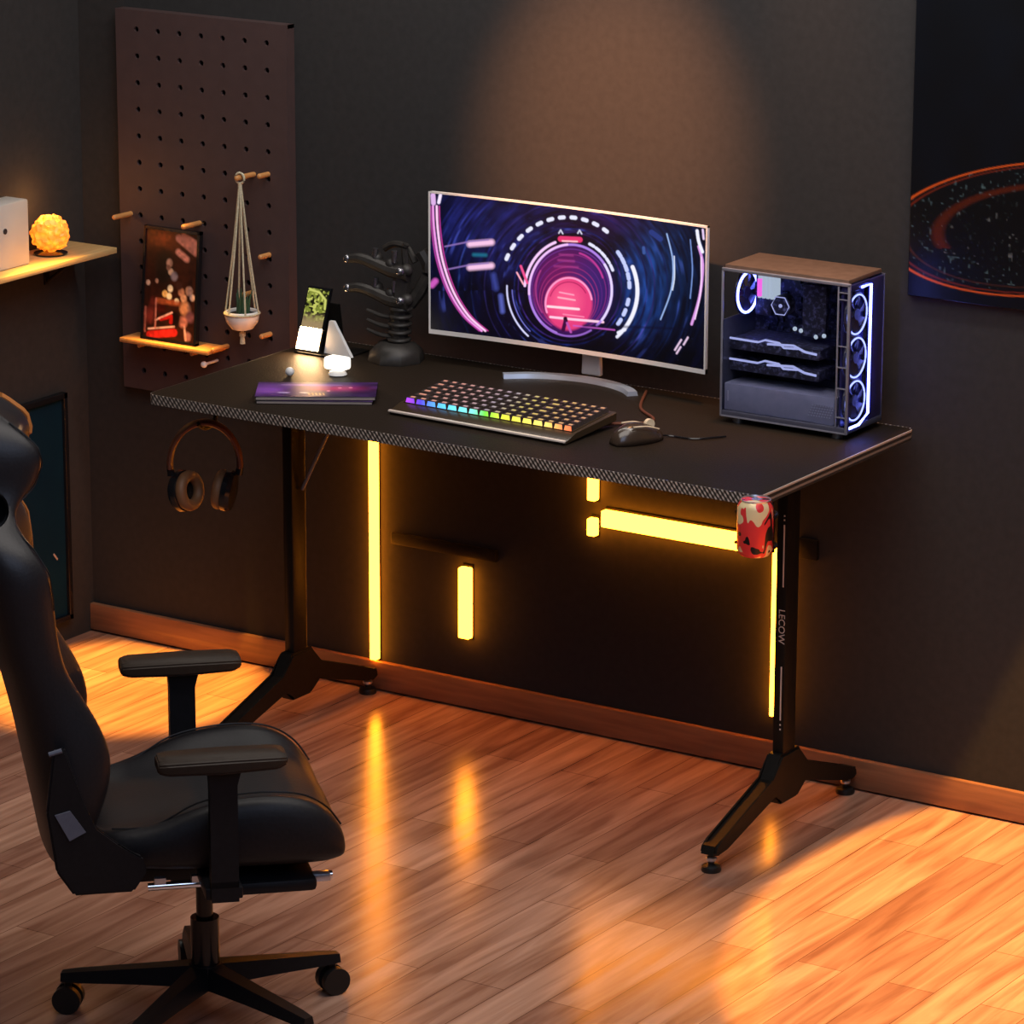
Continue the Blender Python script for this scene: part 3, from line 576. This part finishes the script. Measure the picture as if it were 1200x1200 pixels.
# ------------------------------------------------------------------ pegboard
pg = thing('pegboard', 'tall dark brown pegboard with rows of round holes on the back wall', 'pegboard', (-.315,-.028,.572))
s_, ox, oz = .0562, -.4829, 1.1204; YP = -.028
b = BM(); cols = 8; z_top = oz+4.5*s_; rows = 14
gx0 = ox-.5*s_; vcache = {}
def V_(x,y,z):
    k = (round(x,5),round(y,5),round(z,5))
    if k not in vcache: vcache[k] = b.verts.new((x,y,z))
    return vcache[k]
for j in range(7):
    for i in range(rows):
        x = ox+j*s_; z = oz+4*s_-i*s_; h = s_/2; r = .0062
        if z-h < .571: continue
        o8 = [(h,0),(h,h),(0,h),(-h,h),(-h,0),(-h,-h),(0,-h),(h,-h)]
        O = [V_(x+a,YP,z+c) for a,c in o8]; I = [V_(x+r*math.cos(PI*k/4),YP,z+r*math.sin(PI*k/4)) for k in range(8)]; D = [V_(x+r*math.cos(PI*k/4),YP+.006,z+r*math.sin(PI*k/4)) for k in range(8)]
        for k in range(8):
            q = (k+1)%8; b.faces.new((O[k],O[q],I[q],I[k])); b.faces.new((I[k],I[q],D[q],D[k]))
zt = oz+4.5*s_; nr = int((zt-.571)/s_); zb = zt-nr*s_; xl = ox-.5*s_; xr = ox+6.5*s_
obj('perforated_panel', b, 'pegboard_paint', pg)
b = BM(); Xl, Xr, Zb, Zt = -.538, -.096, .573, zt+.012
bb(b, Xl, xl, YP, YP+.006, Zb, Zt); bb(b, xr, Xr, YP, YP+.006, Zb, Zt); bb(b, xl, xr, YP, YP+.006, zt, Zt)
if zb > Zb: bb(b, xl, xr, YP, YP+.006, Zb, zb)
for x0_, x1_ in ((Xl,Xl+.008),(Xr-.008,Xr)): bb(b, x0_, x1_, YP+.006, 0, Zb, Zt)
bb(b, Xl, Xr, YP+.006, 0, Zb, Zb+.008); bb(b, Xl, Xr, YP+.006, 0, Zt-.008, Zt)
obj('panel_border', b, 'pegboard_paint', pg)
b = BM(); bb(b, Xl+.01, Xr-.01, -.006, -.002, Zb+.01, Zt-.01); obj('backing', b, 'dark_hole', pg)
def gx(j): return ox+j*s_
def gz(i): return oz-i*s_
def peg(x, z, L, lab, dirx=0):
    b = BM(); d = Vector((dirx,-1,.02)).normalized(); p = Vector((x,YP,z)); cyl(b, p+Vector((0,.008,0)), p+d*L, .0055, .0055, 14); sph(b, p+d*L, .0055)
    return tag(obj('wooden_peg', b, 'peg_wood', origin=p), lab, 'peg', 'wooden pegs in the pegboard')
peg(gx(-.45), .952, .055, 'wooden peg at the upper left edge of the pegboard, above the framed picture')
peg(gx(2.8), .952, .055, 'wooden peg just above the right top corner of the framed picture')
peg(gx(6), 1.074, .03, 'wooden peg right of the hanging planter ring, highest in the right column')
peg(gx(6), .905, .03, 'wooden peg halfway down the right column of the pegboard')
peg(gx(6), .737, .03, 'wooden peg low in the right column, just above the desk')
peg(gx(5.2), .820, .03, 'wooden peg partly behind the cords of the hanging planter')
peg(gx(4), .697, .05, 'wooden peg with bright tip right of the small peg shelf')
hook = peg(gx(5.35), 1.070, .058, 'wooden peg that the hanging planter ring loops over')
b = BM(); sph(b, (-.285,-.075,.663), .007); cyl(b, (-.285,YP,.663), (-.285,-.075,.663), .003); tag(obj('white_knob_peg', b, 'white_plastic', origin=(-.285,YP,.663)), 'short peg with white knob below the right end of the peg shelf', 'peg')
sf = thing('peg_shelf', 'small orange wooden shelf on the pegboard with a framed picture standing on it', 'shelf', (-.38,YP,.684))
b = BM(); bb(b, -.497, -.262, -.092, YP, .688, .698, .002); obj('shelf_board', b, 'peg_wood', sf)
for x in (-.45,-.31): 
    b = BM(); cyl(b, (x,YP+.004,.684), (x,-.085,.684), .0042); obj('support_peg', b, 'peg_wood', sf)
fr = thing('framed_picture', 'dark framed picture with red and cream shapes standing on the small peg shelf', 'picture', (-.38,-.055,.698))
FX0,FX1,FZ0,FZ1 = -.453,-.306,.699,.938
def fp(x,z,off=0): return (x, -.072+(z-FZ0)/(FZ1-FZ0)*.022+off, z)
b = BM()
def slab(x0,x1,z0,z1,o0,o1): loft(b, [[fp(x0,z0,o0),fp(x1,z0,o0),fp(x1,z1,o0),fp(x0,z1,o0)],[fp(x0,z0,o1),fp(x1,z0,o1),fp(x1,z1,o1),fp(x0,z1,o1)]])
for q in ((FX0,FX1,FZ1-.006,FZ1),(FX0,FX1,FZ0,FZ0+.005),(FX0,FX0+.005,FZ0,FZ1),(FX1-.006,FX1,FZ0,FZ1)): slab(*q, -.004, .008)
slab(FX0+.004,FX1-.004,FZ0+.004,FZ1-.004, .002,.007); obj('frame', b, 'black_gloss', fr)
def pic_art(U, V):
    X = U*60; Y = V*110; C = np.ones(X.shape+(3,))*lin(52,26,20)
    C = glow(C, X, Y, 20,8,18,9, lin(120,55,25)); C = disc(C, X, Y, 22,38,10,18, lin(30,24,22), 1, .3)
    C = poly(C, X, Y, [(38,6),(58,18),(58,10),(44,4)], 8, lin(190,120,105), 1, 1); C = poly(C, X, Y, [(38,20),(48,26)], 6, lin(215,140,125), 1, 1.5)
    for x,y,r,c in ((28,32,3.5,(175,135,120)),(30,41,3,(190,160,140)),(27,37,2.5,(120,85,75)),(34,45,4,(120,110,125)),(30,58,3,(240,225,200)),(24,64,3,(255,200,120)),(29,66,3,(255,235,190)),(38,70,2.6,(255,240,210)),(43,60,3.6,(190,130,105)),(52,58,4,(200,150,130)),(56,64,3,(225,185,165)),(46,66,3.4,(215,160,130)),(4,55,2.4,(210,170,150)),(14,52,2,(160,120,105)),(12,75,6,(90,35,30)),(6,88,7,(110,45,40)),(48,76,6,(205,140,105)),(54,84,5,(120,75,85)),(46,90,5,(190,120,110)),(52,104,4,(160,110,110)),(36,88,7,(25,12,14)),(20,78,5,(70,22,18)),(40,54,4,(60,35,32))): C = disc(C, X, Y, x, y, r, r*1.15, lin(*c), 1, .3)
    C = poly(C, X, Y, [(16,72),(40,72)], 5, lin(180,90,55), .9, 1.5)
    for p, w, c in (([(20,90),(32,86),(32,92)],4,(205,35,28)),([(14,92),(33,82)],1.6,(250,190,180)),([(8,108),(36,102)],8,(215,45,40)),([(6,102),(36,96)],1.6,(255,200,190)),([(14,70),(14,100)],1.6,(200,120,110)),([(2,80),(2,105)],2,(160,90,80)),([(48,95),(50,108)],2,(225,170,160))): C = poly(C, X, Y, p, w, lin(*c), 1, .8)
    C = C*(.65+.7*vnoise(X,Y,3,8)[...,None]); return C
grid_picture(120, 200, lambda u,v: fp(FX0+.005+(FX1-FX0-.011)*u, FZ1-.006+(FZ0+.011-FZ1)*v, -.001), pic_art, 'print', 'print_picture', fr)
# hanging planter
pl = thing('hanging_planter', 'white round planter with green plant hanging in cream cords from a peg', 'planter', (-.182,-.078,.755)); X_, Y_ = -.181, -.078
b = BM(); lathe(b, (X_,Y_,.768), [(.008,-.018),(.022,-.014),(.033,0),(.036,.012),(.035,.022),(.033,.024),(.031,.022),(.030,.014)]); obj('bowl', b, 'ceramic', pl)
b = BM(); ring(b, (X_,Y_,.787), (0,0,1), (1,0,0), .0365, .0022, 28); ring(b, (X_,Y_,1.070), (0,1,0), (1,0,0), .011, .0025, 20)
for k in range(6):
    a = 2*PI*(k+.3)/6; tube(b, [(X_+.002*math.cos(a),Y_+.002*math.sin(a),1.055),(X_+.016*math.cos(a),Y_+.016*math.sin(a),.93),(X_+.036*math.cos(a),Y_+.036*math.sin(a),.787)], .0020, 6, 4)
cyl(b, (X_,Y_,1.040), (X_,Y_,1.060), .0045); cyl(b, (X_,Y_,.722), (X_,Y_,.752), .006, .003, 10); cyl(b, (X_,Y_,.738), (X_,Y_,.745), .007, .007, 10)
obj('cord_hanger', b, 'cord', pl)
b = BM(); lathe(b, (X_,Y_,.783), [(.029,0),(.028,.003),(.004,.004)]); obj('soil', b, 'dark_hole', pl)
b = BM()
for k in range(16):
    a = random.uniform(0,2*PI); r = random.uniform(.002,.012); h = random.uniform(.03,.06); dx = random.uniform(-.006,.006)
    tube(b, [(X_+r*math.cos(a),Y_+r*math.sin(a),.784),(X_+r*1.2*math.cos(a)+dx*.5,Y_+r*1.2*math.sin(a),.784+h*.6),(X_+r*1.5*math.cos(a)+dx,Y_+r*1.5*math.sin(a),.784+h)], lambda t: .0042*(1-.8*t), 6, 3)
obj('plant', b, 'leaf', pl)
# ------------------------------------------------------------------ wall shelf on the left
ws = thing('wall_shelf', 'pale wooden wall shelf on the left wall carrying the glowing orange lamp', 'shelf', (XL,-.35,.87))
b = BM(); bb(b, XL, -.529, -.75, -.052, .869, .881, .001); obj('shelf_board', b, 'shelf_wood', ws)
for y in (-.13, -.62):
    b = BM(); bb(b, XL, XL+.004, y-.008, y+.008, .80, .869); tube(b, [(XL+.004,y,.806),(XL+.07,y,.855),(XL+.10,y,.867)], .0045, 8, 4); bb(b, XL, XL+.11, y-.008, y+.008, .865, .869); obj('bracket', b, 'black_metal', ws)
sl = thing('salt_lamp', 'round knobbly lamp glowing orange on a black dish on the wall shelf', 'lamp', (-.60,-.185,.881))
b = BM(); lathe(b, (-.60,-.185,.881), [(.028,0),(.035,.002),(.036,.004),(.024,.006)], 28); obj('lamp_dish', b, 'black_gloss', sl)
b = BM(); bmesh.ops.create_icosphere(b, subdivisions=4, radius=.039, matrix=Matrix.Translation((-.60,-.185,.881+.044)))
from mathutils import noise
for v in b.verts:
    d = v.co-Vector((-.60,-.185,.925)); q = d.normalized()
    v.co = Vector((-.60,-.185,.925))+d*(1+.10*noise.cell(q*5.3)+.06*noise.noise(q*9))*(1 if q.z > -.6 else .95)
m, t, bs = mat('salt_glow', (.8,.35,.08), .4); n_, l_ = t.nodes, t.links
vo = n_.new('ShaderNodeTexVoronoi'); vo.inputs['Scale'].default_value = 75; tc = n_.new('ShaderNodeTexCoord'); cr = n_.new('ShaderNodeValToRGB'); cr.color_ramp.elements[0].color = (1,.30,.014,1); cr.color_ramp.elements[1].color = (.75,.09,.003,1); cr.color_ramp.elements[1].position = .8
l_.new(tc.outputs['Object'], vo.inputs['Vector']); l_.new(vo.outputs['Distance'], cr.inputs[0]); l_.new(cr.outputs[0], bs.inputs['Emission Color']); bs.inputs['Emission Strength'].default_value = 1.7
obj('glowing_globe', b, 'salt_glow', sl, smooth=20)
wb = thing('white_box', 'white upright box on the wall shelf left of the orange lamp', 'box', (-.60,-.34,.881))
b = BM(); bb(b, -.632,-.572,-.40,-.285,.881,1.018,.004); obj('box_body', b, 'white_box', wb)
b = BM(); cyl(b, (-.573,-.362,.962), (-.5705,-.362,.962), .006); o = obj('grey_dot', b, 'dark_steel', wb); 
# ------------------------------------------------------------------ pictures on walls
ring_p = thing('wall_picture', 'large dark picture with orange elliptical rings at the right on the back wall', 'picture', (1.60,0,.997))
b = BM(); bb(b, 1.327, 1.90, -.014, 0, .995, 1.62, .002); obj('panel', b, 'black_gloss', ring_p)
def ring_art(U, V):
    X = 1.327+.573*U; Z = 1.62-.625*V; C = np.ones(X.shape+(3,))*lin(5,12,20)
    C = C*(.5+vnoise(X*100,Z*100,6,2)[...,None]); T = np.radians(8)
    cx, cz = 1.60, 1.150; dx = X-cx; dz = Z-cz-dx*.14
    def e(a, c): return np.hypot(dx/a, dz/c)
    E = e(.324,.125); C = blend(C, np.clip((1-E)*40,0,1), lin(9,12,16))
    sp = np.clip((vnoise(X*100,Z*100,.55,7)-.80)*6,0,1)*(E<1); C = C+lin(90,115,120)[None,None]*sp[...,None]*.5
    C = blend(C, np.clip(1.2-np.abs(E-1)*.16/.0024,0,1), lin(205,85,30)); C = blend(C, .8*np.clip(1.2-np.abs(E-.95)*.16/.002,0,1), lin(110,40,22))
    C = blend(C, .8*np.clip(1.2-np.abs(E-.87)*.16/.0018,0,1)*(dz<0), lin(70,40,30))
    E2 = e(.215,.082); C = blend(C, np.clip(1.4-np.abs(E2-1)*.12/.0075,0,1)*(dz>-.03), lin(72,28,12)); C = blend(C, np.clip((.93-E2)*30,0,1)*.8, lin(6,7,9))
    C = C+lin(120,125,125)[None,None]*(np.clip((vnoise(X*100,Z*100,.7,17)-.88)*8,0,1)*(E2<1.05))[...,None]*.6
    return C
grid_picture(260, 280, lambda u,v: (1.329+.569*u, -.0146, 1.618-.621*v), ring_art, 'print', 'print_picture', ring_p)
bp_ = thing('leaning_picture', 'dark blue picture in a black frame low against the left wall behind the chair', 'picture', (XL,-.3,.06))
b = BM(); y0_, y1_, z0_, z1_ = -.56,-.088,.05,.557
for q in ((y0_,y1_,z1_-.012,z1_),(y0_,y1_,z0_,z0_+.012),(y0_,y0_+.012,z0_,z1_),(y1_-.012,y1_,z0_,z1_)): bb(b, XL, XL+.016, *q, .001)
obj('frame', b, 'black_gloss', bp_)
noisy('blue_print', (.001,.012,.027), (.002,.018,.035), 8, .8, spec=.08); b = BM(); bb(b, XL, XL+.008, y0_+.01, y1_-.01, z0_+.01, z1_-.01); obj('print', b, 'blue_print', bp_)
b = BM(); box(b, (XL+.0085,-.135,.20), (.001,.004,.02), Matrix.Rotation(.7,3,'X')); obj('glint_mark', b, 'paper', bp_)  # pale sliver painted in for a small glint
# ------------------------------------------------------------------ headphones
hp = thing('headphones', 'brown and black headphones hanging from a hook under the left end of the desk', 'headphones', (.045,-.5,.50))
hc = Vector((.045,-.505,.588)); ax = Vector((.80,.60,0)).normalized()
def H_(a, r, d=0): return hc+ax*(math.cos(a)*r*.84)+Vector((0,0,1))*(math.sin(a)*r*1.05)+Vector((ax.y,-ax.x,0))*d
b = BM(); tube(b, [H_(a, .082) for a in [PI*(-.02+1.04*k/16) for k in range(17)]], .008, 10, 2, flat=(Vector((ax.y,-ax.x,0)), .0065, .017)); obj('headband', b, 'hp_brown', hp)
for s in (-1, 1):
    e0 = hc+ax*(s*.066)+Vector((0,0,-.04)); nrm = (ax*s+Vector((ax.y,-ax.x,0))*(.25 if s > 0 else .95)+Vector((0,0,-.15))).normalized()
    if s < 0: nrm = (-ax+Vector((0,0,-.2))-Vector((ax.y,-ax.x,0))*.7).normalized()
    b = BM(); cyl(b, H_(PI/2-s*PI/2*1.0, .083), e0+Vector((0,0,.02)), .006, .008); obj('slider', b, 'black_gloss', hp)
    ec = e0-ax*s*.028+Vector((0,0,-.012))
    q = nrm.to_track_quat('Z','Y').to_matrix().to_4x4()
    b = BM(); lathe(b, (0,0,0), [(.034,-.004),(.041,0),(.042,.010),(.037,.018),(.02,.022)]); bmesh.ops.transform(b, matrix=Matrix.Translation(ec) @ q, verts=b.verts); cup = obj('ear_cup', b, 'black_gloss', hp)
    b = BM(); ring(b, (0,0,-.009), (0,0,1), (1,0,0), .029, .0115, 28, s=12); bmesh.ops.transform(b, matrix=Matrix.Translation(ec) @ q, verts=b.verts); obj('ear_cushion', b, 'hp_tan', cup)
# ------------------------------------------------------------------ chair
ch = thing('gaming_chair', 'black leather racing style gaming chair with armrests in the left foreground', 'chair', (.885,-1.615,0), math.radians(45))
# local: x forward, y left, z up
def interp(tab, z):
    xs = [t[0] for t in tab]
    return [float(np.interp(z, xs, [t[i] for t in tab])) for i in range(1, len(tab[0]))]
back = [ # z, rear f, side-front f, half width
 (.325,-.262,-.215,.150),(.36,-.266,-.205,.180),(.425,-.278,-.187,.205),(.49,-.290,-.163,.212),(.547,-.300,-.163,.208),(.60,-.312,-.188,.203),(.642,-.322,-.213,.202),
 (.686,-.334,-.236,.204),(.75,-.348,-.244,.208),(.80,-.360,-.247,.212),(.84,-.370,-.252,.212),(.875,-.380,-.272,.203),(.905,-.388,-.300,.175),(.930,-.394,-.300,.140),(.958,-.400,-.266,.125),
 (.998,-.408,-.250,.126),(1.026,-.416,-.258,.122),(1.055,-.424,-.292,.108),(1.078,-.430,-.325,.080),(1.088,-.425,-.36,.055)]
b = BM(); rings = []
for z, fr_, fs, w in back:
    th = fs-fr_; fc = fs-.42*th if z < .9 else fs-.12*th; fc = max(fc, fr_+.03)
    sec = [(-w*.72,fr_),(0,fr_-.006),(w*.72,fr_),(w*.97,fr_+.22*th),(w,fr_+.6*th),(w*.93,fs-.004),(w*.80,fs),(w*.62,fc+.35*(fs-fc)),(w*.4,fc),(0,fc-.003),(-w*.4,fc),(-w*.62,fc+.35*(fs-fc)),(-w*.80,fs),(-w*.93,fs-.004),(-w,fr_+.6*th),(-w*.97,fr_+.22*th)]
    rings.append([(f, l, z) for l, f in sec])
loft(b, rings); bk = obj('backrest', b, 'leather_side', ch, world=False, smooth=180, sub=2)
# two openings under the head section
for s in (-1, 1):
    c = BM(); sph(c, (-.348, s*.125, .930), 1, (.038,.055,.036), 24, 14)
    cm = bpy.data.meshes.new('cut'); c.to_mesh(cm); c.free(); co_ = bpy.data.objects.new('cut', cm); COL.objects.link(co_); co_.parent = ch
    md = bk.modifiers.new('cut','BOOLEAN'); md.operation = 'DIFFERENCE'; md.object = co_; md.solver = 'EXACT'
bpy.context.view_layer.update()
me2 = bpy.data.meshes.new_from_object(bk.evaluated_get(bpy.context.evaluated_depsgraph_get()))
bk.modifiers.clear(); bk.data = me2
for o in [o for o in bpy.data.objects if o.name.startswith('cut')]: bpy.data.objects.remove(o)
for p in bk.data.polygons: p.use_smooth = True
bk.data.set_sharp_from_angle(angle=math.radians(50))
for s in (-1, 1):
    b = BM(); pts = []
    for z in np.linspace(.78, 1.06, 30):
        fr_, fs, w = interp(back, z); pts.append((fs-.004, s*w*.89, z))
    tube(b, pts, (lambda t: .0015+.0055*t) if s > 0 else .0012, 6, 1, smooth=False); o = obj('piping', b, 'piping_rim_lit' if s > 0 else 'chair_plastic', bk, world=False); o['label'] = 'thin edge piping coloured tan as if rim lit' if s > 0 else 'thin black edge piping'
    b = BM(); tube(b, [(-.348+.037*math.cos(a), s*(.128-.006*math.cos(a)), .930+.034*math.sin(a)) for a in [2*PI*k/20 for k in range(20)]], .003, 8, 1, closed=True, smooth=False); obj('strap_opening_rim', b, 'chair_plastic', bk, world=False)
# head band of lighter leather
seat = [ # f, bolster z, centre z, half width, bottom z
 (-.185,.385,.375,.150,.345),(-.165,.398,.385,.178,.332),(-.10,.404,.388,.198,.325),(-.03,.440,.398,.205,.320),(.04,.452,.408,.210,.318),(.10,.452,.414,.212,.318),(.145,.442,.414,.210,.318),(.18,.418,.402,.205,.320),(.203,.385,.380,.195,.328),(.212,.355,.352,.180,.340)]
b = BM(); rings = []
for f, zb_, zc, w, z0 in seat:
    h = zb_-z0
    sec = [(-w*.8,z0),(0,z0),(w*.8,z0),(w*.98,z0+.2*h),(w,z0+.6*h),(w*.95,zb_-.004),(w*.83,zb_),(w*.68,zc+.4*(zb_-zc)),(w*.5,zc),(0,zc+.006),(-w*.5,zc),(-w*.68,zc+.4*(zb_-zc)),(-w*.83,zb_),(-w*.95,zb_-.004),(-w,z0+.6*h),(-w*.98,z0+.2*h)]
    rings.append([(f, l, z) for l, z in sec])
loft(b, rings)
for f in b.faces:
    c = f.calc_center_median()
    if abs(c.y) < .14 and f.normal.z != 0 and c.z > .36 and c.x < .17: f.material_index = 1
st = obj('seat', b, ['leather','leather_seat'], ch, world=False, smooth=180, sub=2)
for s in (-1, 1):
    b = BM(); pts = [(f, s*w*.83, zb_+.0005) for f, zb_, zc, w, z0 in seat[1:-1]]; tube(b, pts, .0016, 6, 4); obj('seam_piping', b, 'chair_plastic', st, world=False)
# armrests
for s in (-1, 1):
    y = s*.257
    b = BM(); prism(b, [(-.025,y-.012,.53),(.03,y-.012,.53),(.022,y-.012,.50),(.022,y-.012,.33),(-.022,y-.012,.33),(-.022,y-.012,.50)], (0,.024,0)); bb(b, -.03,.03, min(y,y-s*.11), max(y,y-s*.11), .306, .326, .003); bb(b, -.022,.022,y-.012,y+.012,.306,.34)
    arm = obj('armrest_post', b, 'chair_plastic', ch, world=False)
    b = BM(); rings = []
    for f, w, zt_, z0 in ((-.104,.026,.550,.530),(-.09,.034,.553,.527),(.0,.036,.554,.525),(.085,.034,.553,.528),(.100,.026,.550,.533)):
        rings.append([(f,y-w,z0+.004),(f,y-w*.8,z0),(f,y+w*.8,z0),(f,y+w,z0+.004),(f,y+w,zt_-.006),(f,y+w*.75,zt_),(f,y-w*.75,zt_),(f,y-w,zt_-.006)])
    loft(b, rings); bmesh.ops.bevel(b, geom=list(b.edges), offset=.0025, segments=2, affect='EDGES'); obj('armrest_pad', b, 'pad_rubber', arm, world=False)
# recliner side covers
for s in (-1, 1):
    b = BM(); y = s*.212
    out = [(-.262,.56),(-.243,.565),(-.215,.47),(-.20,.425),(-.165,.395),(-.125,.375),(-.118,.35),(-.14,.318),(-.235,.318),(-.262,.36),(-.275,.46)]
    prism(b, [(f,y,z) for f,z in out], (0,s*.014,0)); bmesh.ops.bevel(b, geom=list(b.edges), offset=.0035, segments=2, affect='EDGES'); cv = obj('recliner_cover', b, 'chair_plastic', ch, world=False)
    b = BM(); prism(b, [(f,y+s*.014,z) for f,z in ((-.262,.456),(-.238,.462),(-.214,.425),(-.240,.412))], (0,s*.003,0)); o = obj('grey_patch', b, 'grey_plastic', cv, world=False); o['label'] = 'light grey rectangular plate'
    b = BM(); tube(b, [(-.268,y+s*.012,.556),(-.248,y+s*.014,.562)], .004, 8, 1, smooth=False); obj('lever', b, 'grey_plastic', cv, world=False)
# under-seat parts
b = BM(); bb(b, -.13,.12,-.10,.10,.285,.318,.004); bb(b, -.06,.05,-.055,.055,.255,.288,.006); bb(b, .03,.16,-.19,.19,.283,.306,.008); obj('seat_mechanism', b, 'chair_plastic', ch, world=False)
for s in (-1, 1):
    b = BM(); tube(b, [(-.11,s*.15,.296),(.19,s*.15,.296)], .0065, 12, 1, smooth=False); o = obj('footrest_rail', b, 'chrome', ch, world=False); o['label'] = 'chrome rail under the seat'
b = BM()
for s in (-1,1):
    for f in (-.09,-.03): bb(b, f-.009,f+.009,s*.15-.006,s*.15+.006,.302,.311)
    bb(b, .155,.185,s*.16-.01,s*.16+.01,.291,.305,.003)
obj('rail_clamps', b, 'silver', ch, world=False)
b = BM(); cyl(b, (0,0,.085), (0,0,.18), .024); cyl(b, (0,0,.18), (0,0,.26), .014); obj('gas_lift', b, 'black_gloss', ch, world=False)
b = BM(); cyl(b, (0,0,.06), (0,0,.10), .034, .028)
for k in range(5):
    a = 2*PI*k/5+.3; d = Vector((math.cos(a),math.sin(a),0)); nn = Vector((-d.y,d.x,0)); rings = []
    for r, w, z0, z1 in ((.02,.022,.062,.098),(.12,.018,.060,.086),(.22,.015,.056,.074),(.245,.012,.056,.070)):
        rings.append([d*r-nn*w+Vector((0,0,z0)), d*r+nn*w+Vector((0,0,z0)), d*r+nn*w*.7+Vector((0,0,z1)), d*r-nn*w*.7+Vector((0,0,z1))])
    loft(b, rings)
base = obj('star_base', b, 'chair_plastic', ch, world=False)
for k in range(5):
    a = 2*PI*k/5+.3; d = Vector((math.cos(a),math.sin(a),0)); nn = Vector((-d.y,d.x,0)); c = d*.235; b = BM()
    for s in (-1, 1): cyl(b, c+nn*s*.006+Vector((0,0,.024)), c+nn*s*.019+Vector((0,0,.024)), .024)
    cyl(b, c+Vector((0,0,.03)), c+Vector((0,0,.060)), .006); obj('caster', b, 'caster_black', base, world=False)
# ------------------------------------------------------------------ lights
def light(kind, name, loc, target, power, col, **kw):
    L = bpy.data.lights.new(name, kind); L.energy = power; L.color = col
    for k, v in kw.items(): setattr(L, k, v)
    o = bpy.data.objects.new(name, L); COL.objects.link(o); o.location = loc
    o.rotation_euler = (Vector(target)-Vector(loc)).to_track_quat('-Z','Y').to_euler(); return o
light('AREA', 'room_ceiling_light', (1.6,-1.7,2.9), (1.0,-.9,0), 46, (1,.92,.86), shape='RECTANGLE', size=2.4, size_y=1.6)
light('AREA', 'cool_room_light', (3.2,-3.4,2.6), (.8,-1.2,.5), 20, (.55,.68,1), size=1.6)
light('SPOT', 'right_floor_downlight', (2.52,-.40,2.7), (2.52,-.40,0), 1050, (1,.46,.06), spot_size=2*math.atan(1.18/2.7), spot_blend=.035, shadow_soft_size=.02)
light('SPOT', 'left_floor_downlight', (-.30,-.30,2.7), (-.36,-.30,0), 1600, (1,.48,.06), spot_size=2*math.atan(.36/2.7), spot_blend=.5, shadow_soft_size=.03)
light('AREA', 'wall_top_fill', (.85,-.42,2.25), (.85,-.12,1.2), 15, (1,.93,.85), shape='RECTANGLE', size=2.6, size_y=.1)  # added area light, makes the wall fall off darker downward
light('POINT', 'salt_lamp_wall_fill', (-.603,-.195,.985), (0,0,0), .45, (1,.42,.10), shadow_soft_size=.015)  # added point light above the globe, strengthens its glow on the wall
light('SPOT', 'monitor_wall_light', (.75,-1.3,2.3), (.67,0,1.21), 500, (1,.40,.16), spot_size=math.radians(26), spot_blend=1, shadow_soft_size=.03)
light('SPOT', 'computer_downlight', (1.10,-.14,2.3), (1.12,-.13,1.0), 55, (1,.42,.14), spot_size=math.radians(30), spot_blend=.8, shadow_soft_size=.04)
W = bpy.data.worlds.new('World'); S.world = W; W.use_nodes = True; W.node_tree.nodes['Background'].inputs[0].default_value = (.55,.6,.7,1); W.node_tree.nodes['Background'].inputs[1].default_value = .02
# ------------------------------------------------------------------ camera
f_, yaw, pit, roll = 4629.87, .5778, .2689, .0028
cam = bpy.data.cameras.new('camera'); co = bpy.data.objects.new('camera', cam); COL.objects.link(co)
cam.sensor_width = 36; cam.lens = 36*f_/1200; cam.clip_end = 60
fw = Vector((-math.sin(yaw)*math.cos(pit), math.cos(yaw)*math.cos(pit), -math.sin(pit))); r0 = Vector((math.cos(yaw), math.sin(yaw), 0)); u0 = r0.cross(fw)
r2 = r0*math.cos(roll)+u0*math.sin(roll); u2 = -r0*math.sin(roll)+u0*math.cos(roll)
co.matrix_world = Matrix(((r2.x,u2.x,-fw.x,4.657),(r2.y,u2.y,-fw.y,-6.4719),(r2.z,u2.z,-fw.z,2.5651),(0,0,0,1)))
S.camera = co
S.view_settings.view_transform = 'Standard'; S.view_settings.look = 'None'; S.view_settings.exposure = 0; S.view_settings.gamma = 1; S.view_settings.use_curve_mapping = False
